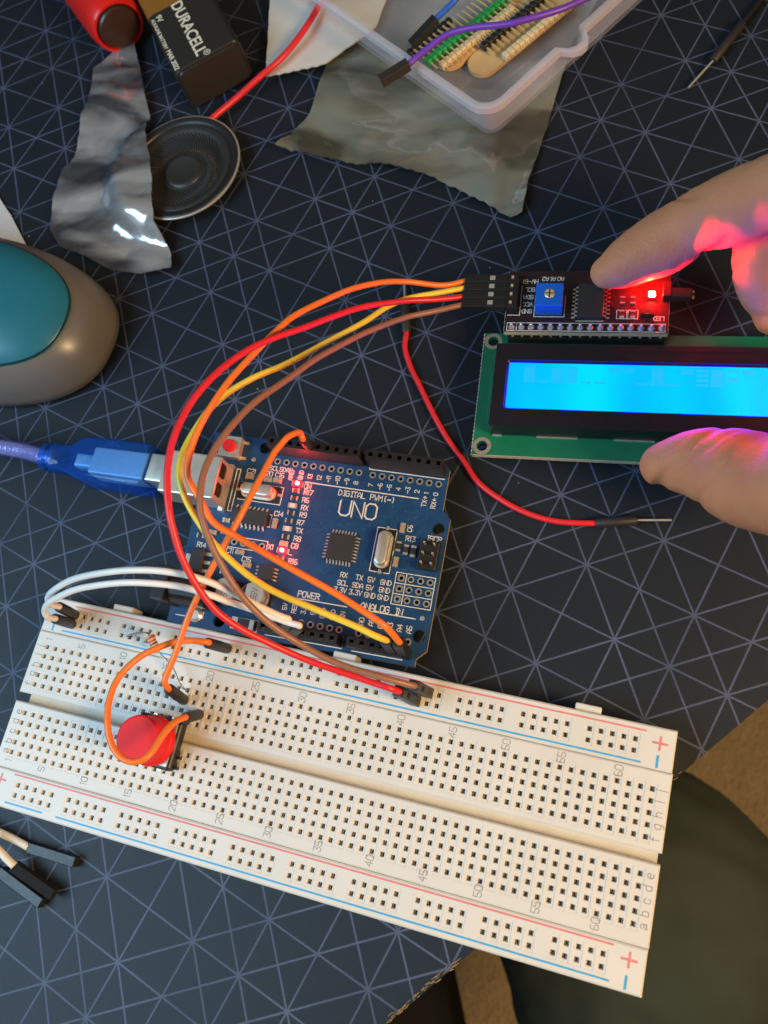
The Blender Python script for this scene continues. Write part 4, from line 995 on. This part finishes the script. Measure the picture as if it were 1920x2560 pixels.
def crumple(x, y, s, seed):
    v = Vector((x/s+seed*3.1, y/s-seed*1.7, seed))
    w = Vector((noise.noise(v*1.3), noise.noise(v*1.3+Vector((7, 3, 1))), 0))*0.45
    d1 = noise.voronoi(v*0.9+w)[0]; d2 = noise.voronoi(v*2.1+w*1.5+Vector((3, 3, 3)))[0]; d3 = noise.voronoi(v*4.6+Vector((1, 9, 4)))[0]
    a = noise.noise(v*0.8)
    return (d1[1]-d1[0])*0.65+(d2[1]-d2[0])*0.30+(d3[1]-d3[0])*0.03+abs(a)*0.6
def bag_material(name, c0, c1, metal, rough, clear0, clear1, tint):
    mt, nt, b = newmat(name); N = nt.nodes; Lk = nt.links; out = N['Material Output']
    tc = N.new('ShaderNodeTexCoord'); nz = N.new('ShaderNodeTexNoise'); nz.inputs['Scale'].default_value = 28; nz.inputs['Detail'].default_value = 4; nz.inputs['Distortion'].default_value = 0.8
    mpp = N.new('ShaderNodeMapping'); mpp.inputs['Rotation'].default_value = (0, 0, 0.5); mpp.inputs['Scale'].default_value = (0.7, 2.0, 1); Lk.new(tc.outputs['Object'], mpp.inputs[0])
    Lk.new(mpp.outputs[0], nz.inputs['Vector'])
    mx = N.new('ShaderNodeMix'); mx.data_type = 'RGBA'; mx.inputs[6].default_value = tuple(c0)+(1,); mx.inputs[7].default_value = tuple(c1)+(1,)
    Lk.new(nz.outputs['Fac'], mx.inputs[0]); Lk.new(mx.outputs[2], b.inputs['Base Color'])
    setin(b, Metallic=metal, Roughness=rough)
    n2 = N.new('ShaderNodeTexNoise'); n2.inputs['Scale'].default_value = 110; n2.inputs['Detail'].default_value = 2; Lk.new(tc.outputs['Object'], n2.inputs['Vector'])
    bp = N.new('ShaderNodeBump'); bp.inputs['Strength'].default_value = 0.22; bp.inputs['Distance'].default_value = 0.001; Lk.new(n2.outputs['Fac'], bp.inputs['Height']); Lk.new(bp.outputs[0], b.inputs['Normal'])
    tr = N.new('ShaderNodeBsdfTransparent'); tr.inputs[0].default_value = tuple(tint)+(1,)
    mr = N.new('ShaderNodeMapRange'); mr.inputs[1].default_value = 0.40; mr.inputs[2].default_value = 0.58; mr.inputs[3].default_value = 1-clear0; mr.inputs[4].default_value = 1-clear1  # clear noise bands let the dark mat show, imitating dark reflections on the film
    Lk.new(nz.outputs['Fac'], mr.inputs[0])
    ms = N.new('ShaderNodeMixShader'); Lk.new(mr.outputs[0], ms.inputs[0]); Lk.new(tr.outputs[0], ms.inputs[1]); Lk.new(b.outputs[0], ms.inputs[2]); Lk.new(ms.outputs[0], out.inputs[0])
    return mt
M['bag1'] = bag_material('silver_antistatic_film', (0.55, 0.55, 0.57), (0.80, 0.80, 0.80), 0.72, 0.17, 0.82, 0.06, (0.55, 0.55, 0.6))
M['bag2'] = bag_material('grey_antistatic_film', (0.62, 0.52, 0.36), (0.62, 0.72, 0.64), 0.65, 0.10, 0.78, 0.34, (0.5, 0.5, 0.45))
def z1(x, y):
    d = (Vector((x, y))-Vector((-92.6, 172.5))).length; up = 5.6*max(0.0, min(1.0, (30-d)/9.0)); up = up*up*(3-2*up/5.6)/5.6 if up else 0
    return 0.5+max(0.15, up)+4.4*crumple(x*0.55+y*0.25, y*1.05-x*0.35, 19, 2)
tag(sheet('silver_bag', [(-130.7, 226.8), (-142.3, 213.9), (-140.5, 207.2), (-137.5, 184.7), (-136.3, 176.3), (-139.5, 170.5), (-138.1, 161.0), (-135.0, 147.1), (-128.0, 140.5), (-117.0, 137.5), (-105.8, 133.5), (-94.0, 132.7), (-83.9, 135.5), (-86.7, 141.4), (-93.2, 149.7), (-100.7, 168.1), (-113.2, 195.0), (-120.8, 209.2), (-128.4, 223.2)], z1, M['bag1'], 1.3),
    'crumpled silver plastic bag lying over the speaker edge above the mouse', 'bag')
def z2(x, y): return 0.35+6.0*crumple(x, y, 26, 5)*max(0.25, min(1, (200-y)/16)) if y < 195 else 0.35+1.0*crumple(x, y, 26, 5)
tag(sheet('clear_bag', [(-52.0, 258.0), (-55.2, 211.3), (-55.2, 198.7), (-61.4, 182.2), (-39.0, 180.2), (-22.1, 177.8), (-8.0, 176.0), (2.6, 171.5), (17.7, 163.9), (21.0, 165.6), (20.8, 176.3), (22.5, 197.2), (24.5, 228.6), (33.0, 258.0)], z2, M['bag2'], 1.7, serr=(3, 4, 5, 6, 7)),
    'smoky translucent plastic bag spread under the plastic box', 'bag')
M['whitebag'] = film('white_foil_bag', (0.72, 0.68, 0.60), 0.38, 0.05, metal=0.15)
tag(sheet('white_packet', [(-86.0, 262.0), (-73.7, 210.8), (-53.5, 216.5), (-40.0, 232.0), (-38.0, 262.0)], lambda x, y: 3.0+0.8*crumple(x, y, 15, 9), M['whitebag'], 1.5, serr=(1,)),
    'white packet with a serrated edge at the top, left of the plastic box', 'packet')
M['paper'] = mat('off_white_paper', (0.55, 0.52, 0.49), 0.8)
tag(sheet('paper', [(-176.0, 172.0), (-159.9, 157.7), (-153.3, 151.9), (-141.6, 140.0), (-151.7, 130.0), (-190.0, 120.0)], lambda x, y: 0.25+0.5*crumple(x, y, 30, 4), M['paper'], 4),
    'corner of white paper at the left edge above the mouse', 'paper')

# ------------------------------------------------------------------ plastic box
dA = Vector((-0.826, 0.563)); dB = Vector((0.563, 0.826)); KC = Vector((7.6, 187.6))
BX = empty('plastic_box', (KC.x, KC.y, 2.6), (0, 0, math.atan2(dB.y, dB.x)), label='frosted clear plastic box without lid at the top, holding header strips', cat='box')
# local x along dB, local y along dA (perpendicular, to the left)
def lxy(p): q = Vector((p[0], p[1]))-KC; return (q.dot(dB), q.dot(dA))
LBX, WBX, HBX = 74.0, 104.0, 14.2
M['frost'] = film('frosted_polypropylene', (0.78, 0.77, 0.84), 0.16, 0.82, (0.985, 0.985, 0.99), transl=0.35)
M['rim'] = film('frosted_rim', (0.84, 0.83, 0.90), 0.16, 0.48, (0.98, 0.98, 0.99), transl=0.4)
def wallring(g, z, bump=True, r=6.0):
    P = rrect(-g, -g, LBX+g, WBX+g, r+g if r+g > 0.5 else 0.5, 7); out = []
    for p in P: out.append((p[0], p[1], z))
    # densify the long front side (y = -g) to carry the hinge bulge
    Q = []
    for i in range(len(out)):
        a = Vector(out[i]); b_ = Vector(out[(i+1) % len(out)]); k = max(1, int((b_-a).length/2.0))
        for j in range(k):
            p = a.lerp(b_, j/k)
            if bump and p.y < 1.0:
                t = p.x
                s = max(0.0, min(1.0, (t-28.0)/3.0))*max(0.0, min(1.0, (38.0-t)/3.0)); s = s*s*(3-2*s)
                p.y -= 4.6*s
            Q.append((p.x, p.y, p.z))
    return Q
def shell(rings_out, rings_in):
    mb = MB(); mb.loft(rings_out, caps=False); mb.loft(rings_in[::-1], caps=False); return mb
outer = [wallring(-3.0, 0.0), wallring(-1.7, 0.6), wallring(0.0, HBX-2.6), wallring(1.5, HBX-2.4), wallring(1.6, HBX-0.3), wallring(1.2, HBX)]
inner = [wallring(-3.4, 0.9), wallring(-2.6, 1.2), wallring(-0.9, HBX-2.0), wallring(-0.6, HBX-0.2), wallring(0.1, HBX)]
n_ = len(outer[0]); mb = MB()
mb.loft(outer[:3]+inner[:3][::-1], caps=False)
mb.build('wall', M['frost'], BX, smooth='auto')
MB().loft(outer[2:]+inner[2:][::-1], caps=False).build('rim', M['rim'], BX, smooth='auto')
fl = [(p[0], p[1]) for p in wallring(-3.2, 0)]
MB().prism(fl, 0.1, 0.85).build('floor_panel', M['frost'], BX)
M['wood'] = mat('pale_wood', (0.62, 0.42, 0.19), 0.55, var=0.18, scale=250)
def bx(x, y, z): q = KC+dB*x+dA*y; return Vector((q.x, q.y, z))
sd = Vector((0.608, 0.794, 0)).normalized(); sp_ = Vector((-sd.y, sd.x, 0))
def stick(c, lab, w=4.9, L=80, z=3.8):
    mb = MB(); poly = []
    for i in range(17):
        t = math.pi/2+math.pi*i/16; poly.append((w*math.cos(t), w*math.sin(t)))
    poly += [(L, -w), (L, w)]
    o = mb.prism(poly, 0, 1.6).build('craft_stick', M['wood'], bev=0.3)
    o.location = Vector((c[0], c[1], z))*MM; o.rotation_euler = (0, 0, math.atan2(sd.y, sd.x)); tag(o, lab, 'stick', 'wooden sticks in the plastic box')
stick((-0.6, 216.6), 'pale wooden stick with rounded end under the black pin strip in the box', L=36)
stick((-11.6, 219.0), 'pale wooden stick with rounded end beside the green pin strip in the box', L=34)
M['greenp'] = mat('green_header_plastic', (0.012, 0.32, 0.07), 0.42); M['creamp'] = mat('cream_header_plastic', (0.70, 0.58, 0.34), 0.5)
def strip(name, c, n, z, mt, lab, left, right, pz, rot0=0.0, tilt=0.0):
    o = empty(name, (c[0], c[1], z), (tilt, 0, math.atan2(sd.y, sd.x)+rot0), label=lab, cat='pin header', group='pin strips in the plastic box')
    for k in range(n):
        MB().cbox(2.0*k, 0, 0, 1.88, 2.4, 2.4).build('housing', mt, o, bev=0.35, seg=1)
        if left: MB().box(2.0*k-0.25, 1.2, pz-0.25, 2.0*k+0.25, 1.2+left, pz+0.25).build('pin', M['gold'], o)
        if right: MB().box(2.0*k-0.25, -1.2-right, pz-0.25, 2.0*k+0.25, -1.2, pz+0.25).build('pin', M['gold'], o)
strip('pin_strip', (-17.2, 213.9), 17, 6.6, M['greenp'], 'bright green pin header strip lying in the plastic box', 6.2, 3.0, 1.2)
strip('pin_strip', (-12.6, 213.6), 15, 5.6, M['creamp'], 'cream header strip between the green and black strips in the box', 0.6, 1.4, 1.2)
strip('pin_strip', (-1.0, 221.0), 13, 5.8, M['black'], 'black pin header strip lying on the wooden stick in the box', 3.0, 3.6, 1.2)
strip('pin_strip', (6.4, 217.6), 12, 5.5, M['creamp'], 'cream header strip at the right of the wooden stick in the box', 0.6, 0.8, 1.2)
strip('pin_strip', (-24.6, 219.0), 9, 4.6, M['black'], 'black socket strip leaning at the left inside the box', 0.0, 2.0, 1.2)
bw = empty('jumper_wire', label='blue wire ending in a black plug inside the plastic box', cat='wire', group=GW)
pa, pb_ = at(1000+95*.3014, 375*.3014, 12.0), at(1000+300*.3014, 155*.3014, 15.5)
MB().bar(pa, pb_, 2.6, 2.6).build('plug', M['black'], bw, bev=0.2); wire(bw, [pb_.lerp(pa, 0.1), pb_]+pix([(1128, 12, 17.5), (1165, -28, 19), (1230, -80, 19)]), M['w_blue'], 0.9)
pw = empty('jumper_wire', label='purple wire with a dark plug resting across the rim of the plastic box', cat='wire', group=GW)
pa, pb_ = at(952, 204, 17.6), at(1022, 160, 19.2)
MB().bar(pa, pb_, 2.9, 2.9).build('plug', mat('brown_black_plastic', (0.030, 0.022, 0.016), 0.45, bump=0.1), pw, bev=0.25)
wire(pw, [pb_.lerp(pa, 0.1), pb_]+pix([(1060,130,20.5),(1120,88,22.5),(1181,69,24),(1241,62,25),(1301,53,25.5),(1392,27,25),(1458,0,24),(1560,-45,22)]), M['w_purple'], 0.95)

# ------------------------------------------------------------------ person: hand and trouser leg
PS = empty('person', (110, 120, 0), label='person pinching the display with bare fingers, dark green trousers below the desk', cat='person')
PSo = Vector((110, 120, 0))
def chain(mb, L, flat=1.0, n=28):
    """tapered rounded tube through (u, v, z, radius in photo pixels)"""
    P = []
    for u, v, z, rp in L:
        p = at(u, v, z); P.append(Vector((*p, rp*depth(p)/FPX)))
    Q = []
    E4 = [P[0]*2-P[1]]+P+[P[-1]*2-P[-2]]
    for i in range(1, len(E4)-2):
        a, b_, c, d = E4[i-1:i+3]
        for k in range(6):
            t = k/6; Q.append(0.5*((2*b_)+(c-a)*t+(2*a-5*b_+4*c-d)*t*t+(3*b_-a-3*c+d)*t**3))
    Q.append(P[-1])
    pts = [Vector(q[:3]) for q in Q]; rad = [q[3] for q in Q]
    d0 = (pts[1]-pts[0]).normalized(); d1 = (pts[-1]-pts[-2]).normalized()
    pre = [(pts[0]-d0*(rad[0]*math.sin(a)), rad[0]*math.cos(a)) for a in (1.5, 1.25, 0.95, 0.6, 0.3)]
    post = [(pts[-1]+d1*(rad[-1]*math.sin(a)), rad[-1]*math.cos(a)) for a in (0.3, 0.6, 0.95, 1.25, 1.5)]
    allp = pre+list(zip(pts, rad))+post
    mb.tube([p-PSo for p, _ in allp], [max(0.05, r) for _, r in allp], n)
    return pts, rad
hb = MB()
chain(hb, [(1514,683,18.2,41),(1546,668,19.3,57),(1592,642,20.8,68),(1650,612,22.6,79),(1696,584,25,79),(1745,553,28.5,78),(1806,532,34,88),(1870,508,41,94),(1930,483,46,95),(2060,440,56,104),(2220,430,64,125)])
chain(hb, [(1927,794,11.5,44),(1928,766,13,60),(1922,716,17,76),(1916,664,22,84),(1938,600,27,88),(2010,545,34,92),(2150,520,46,110),(2260,560,56,130)])
chain(hb, [(1656,1163,13.5,58),(1697,1160,15,76),(1750,1161,17,92),(1806,1174,19.5,108),(1862,1195,23,122),(1922,1211,27,124),(2000,1215,33,135),(2100,1160,41,165),(2220,1010,50,200),(2260,820,56,210),(2240,620,60,180)])
chain(hb, [(2230,640,62,170),(2300,820,60,230),(2480,900,60,235)])
hm = hb.build('hand', None, PS)
md = hm.modifiers.new('merge', 'REMESH'); md.mode = 'VOXEL'; md.voxel_size = 0.0009
sm = hm.modifiers.new('soften', 'SMOOTH'); sm.factor = 0.6; sm.iterations = 9
dg = bpy.context.evaluated_depsgraph_get(); me = bpy.data.meshes.new_from_object(hm.evaluated_get(dg))
hm.modifiers.clear(); hm.data = me
for p in me.polygons: p.use_smooth = True
def skin_material():
    mt, nt, b = newmat('skin'); N = nt.nodes; Lk = nt.links
    tc = N.new('ShaderNodeTexCoord'); n1 = N.new('ShaderNodeTexNoise'); n1.inputs['Scale'].default_value = 75; n1.inputs['Detail'].default_value = 5
    Lk.new(tc.outputs['Object'], n1.inputs['Vector'])
    mx = N.new('ShaderNodeMix'); mx.data_type = 'RGBA'; mx.inputs[6].default_value = (0.56, 0.180, 0.080, 1); mx.inputs[7].default_value = (0.72, 0.315, 0.145, 1)
    Lk.new(n1.outputs['Fac'], mx.inputs[0]); Lk.new(mx.outputs[2], b.inputs['Base Color'])
    setin(b, Roughness=0.55, Specular_IOR_Level=0.28, Subsurface_Weight=0.35, Subsurface_Scale=0.0018)
    b.inputs['Subsurface Radius'].default_value = (1.0, 0.36, 0.2)
    v = N.new('ShaderNodeTexVoronoi'); v.inputs['Scale'].default_value = 1500; Lk.new(tc.outputs['Object'], v.inputs['Vector'])
    n2 = N.new('ShaderNodeTexNoise'); n2.inputs['Scale'].default_value = 700; n2.inputs['Detail'].default_value = 4; Lk.new(tc.outputs['Object'], n2.inputs['Vector'])
    ad = N.new('ShaderNodeMath'); ad.operation = 'ADD'; Lk.new(v.outputs['Distance'], ad.inputs[0]); Lk.new(n2.outputs['Fac'], ad.inputs[1])
    bp = N.new('ShaderNodeBump'); bp.inputs['Strength'].default_value = 0.26; bp.inputs['Distance'].default_value = 0.0004
    Lk.new(ad.outputs[0], bp.inputs['Height']); Lk.new(bp.outputs[0], b.inputs['Normal'])
    return mt
import numpy as np
nv = len(me.vertices); co = np.empty(nv*3); me.vertices.foreach_get('co', co); co = co.reshape(-1, 3)/MM
no = np.empty(nv*3); me.vertex_normals.foreach_get('vector', no); no = no.reshape(-1, 3)
seen = np.where(co[:, 0] < 40)[0]; wob = np.zeros(nv); bumpy = np.zeros(nv)
for i in seen:
    w = Vector(co[i]); wob[i] = noise.noise(w/3.0); bumpy[i] = 0.22*noise.noise(w/7)+0.12*noise.noise(w/2.6)
def crease(u, v, z, tilt, width, dep, R_):
    p = at(u, v, z)-PSo; q = at(u+40*math.cos(tilt), v+40*math.sin(tilt), z)-PSo; ax_ = np.array((q-p).normalized())
    w = co-np.array(p); r = np.linalg.norm(w, axis=1); d = w @ ax_+0.5*wob
    return -dep*np.exp(-(d/width)**2)*np.clip(1-(r/R_)**4, 0, 1)
off = bumpy.copy()
for c_ in ((1748, 590, 28, -0.50, 0.75, 0.75, 15), (1764, 595, 29, -0.40, 0.6, 0.5, 14), (1722, 1150, 16, 0.85, 0.9, 0.8, 14), (1748, 1165, 17, 1.05, 0.8, 0.65, 15), (1790, 1205, 20, 0.6, 0.9, 0.5, 15), (1700, 1140, 16, 1.35, 0.8, 0.45, 9), (1905, 690, 20, -1.4, 0.8, 0.6, 12)): off += crease(*c_)
co = co+no*off[:, None]
me.vertices.foreach_set('co', (co*MM).ravel())
me.update()
me.materials.clear(); me.materials.append(skin_material())

M['trouser'] = mat('dark_green_cotton', (0.048, 0.066, 0.050), 0.85, var=0.2, scale=60, bump=0.4, bscale=1500)
tl = MB()
LEG = [(1640, 2960, -290, 250), (1605, 2720, -285, 270), (1598, 2560, -280, 290), (1592, 2400, -276, 338), (1602, 2290, -275, 352), (1612, 2235, -285, 345)]
P = []
for u, v, z, rp in LEG:
    p = at(u, v, z); P.append((p, rp*depth(p)/FPX))
low = P[-1][0]+Vector((0, 0, -30))
def limb(Q):
    cp = catmull([Vector(p) for p, _ in Q], 6); rad = []
    for i in range(len(Q)-1):
        for k in range(6): rad.append(Q[i][1]+(Q[i+1][1]-Q[i][1])*k/6)
    rad.append(Q[-1][1]); d1 = (cp[-1]-cp[-2]).normalized(); d0 = (cp[0]-cp[1]).normalized()
    for a in (0.3, 0.6, 0.9, 1.2, 1.5): cp.append(Vector(Q[-1][0])+d1*(Q[-1][1]*math.sin(a)*0.8)); rad.append(Q[-1][1]*math.cos(a))
    tl.tube([p-PSo for p in cp], rad, 40)
limb(P)
limb([(low, P[-1][1]*0.86), (low+Vector((0, 0, -130)), P[-1][1]*0.74), (low+Vector((-6, -10, -330)), P[-1][1]*0.6)])
to = tl.build('trouser_leg', None, PS)
md = to.modifiers.new('merge', 'REMESH'); md.mode = 'VOXEL'; md.voxel_size = 0.004
sm = to.modifiers.new('soften', 'SMOOTH'); sm.factor = 0.6; sm.iterations = 12
dg = bpy.context.evaluated_depsgraph_get(); tm = bpy.data.meshes.new_from_object(to.evaluated_get(dg)); to.modifiers.clear(); to.data = tm
tm.materials.clear(); tm.materials.append(M['trouser'])
for p in tm.polygons: p.use_smooth = True
for vt in tm.vertices:
    w = vt.co/MM; f_ = 1-abs(noise.noise(Vector((w.x/70, w.y/26, w.z/60))))*2
    vt.co += vt.normal*(MM*(2.6*f_+1.2*noise.noise(w/14)))
ch = MB()
c0 = at(1030, 2640, -330)
poly = [(c0.x-170, c0.y-150), (c0.x+40, c0.y-110), (c0.x+46, c0.y-40), (c0.x-4, c0.y+66), (c0.x-60, c0.y+110), (c0.x-230, c0.y+60)]
ch.prism(poly, -385, -330)
tag(ch.build('chair_seat', mat('black_fabric', (0.010, 0.010, 0.011), 0.9, bump=0.3), bev=12, seg=4), 'black seat edge seen below the desk corner at the bottom', 'chair')
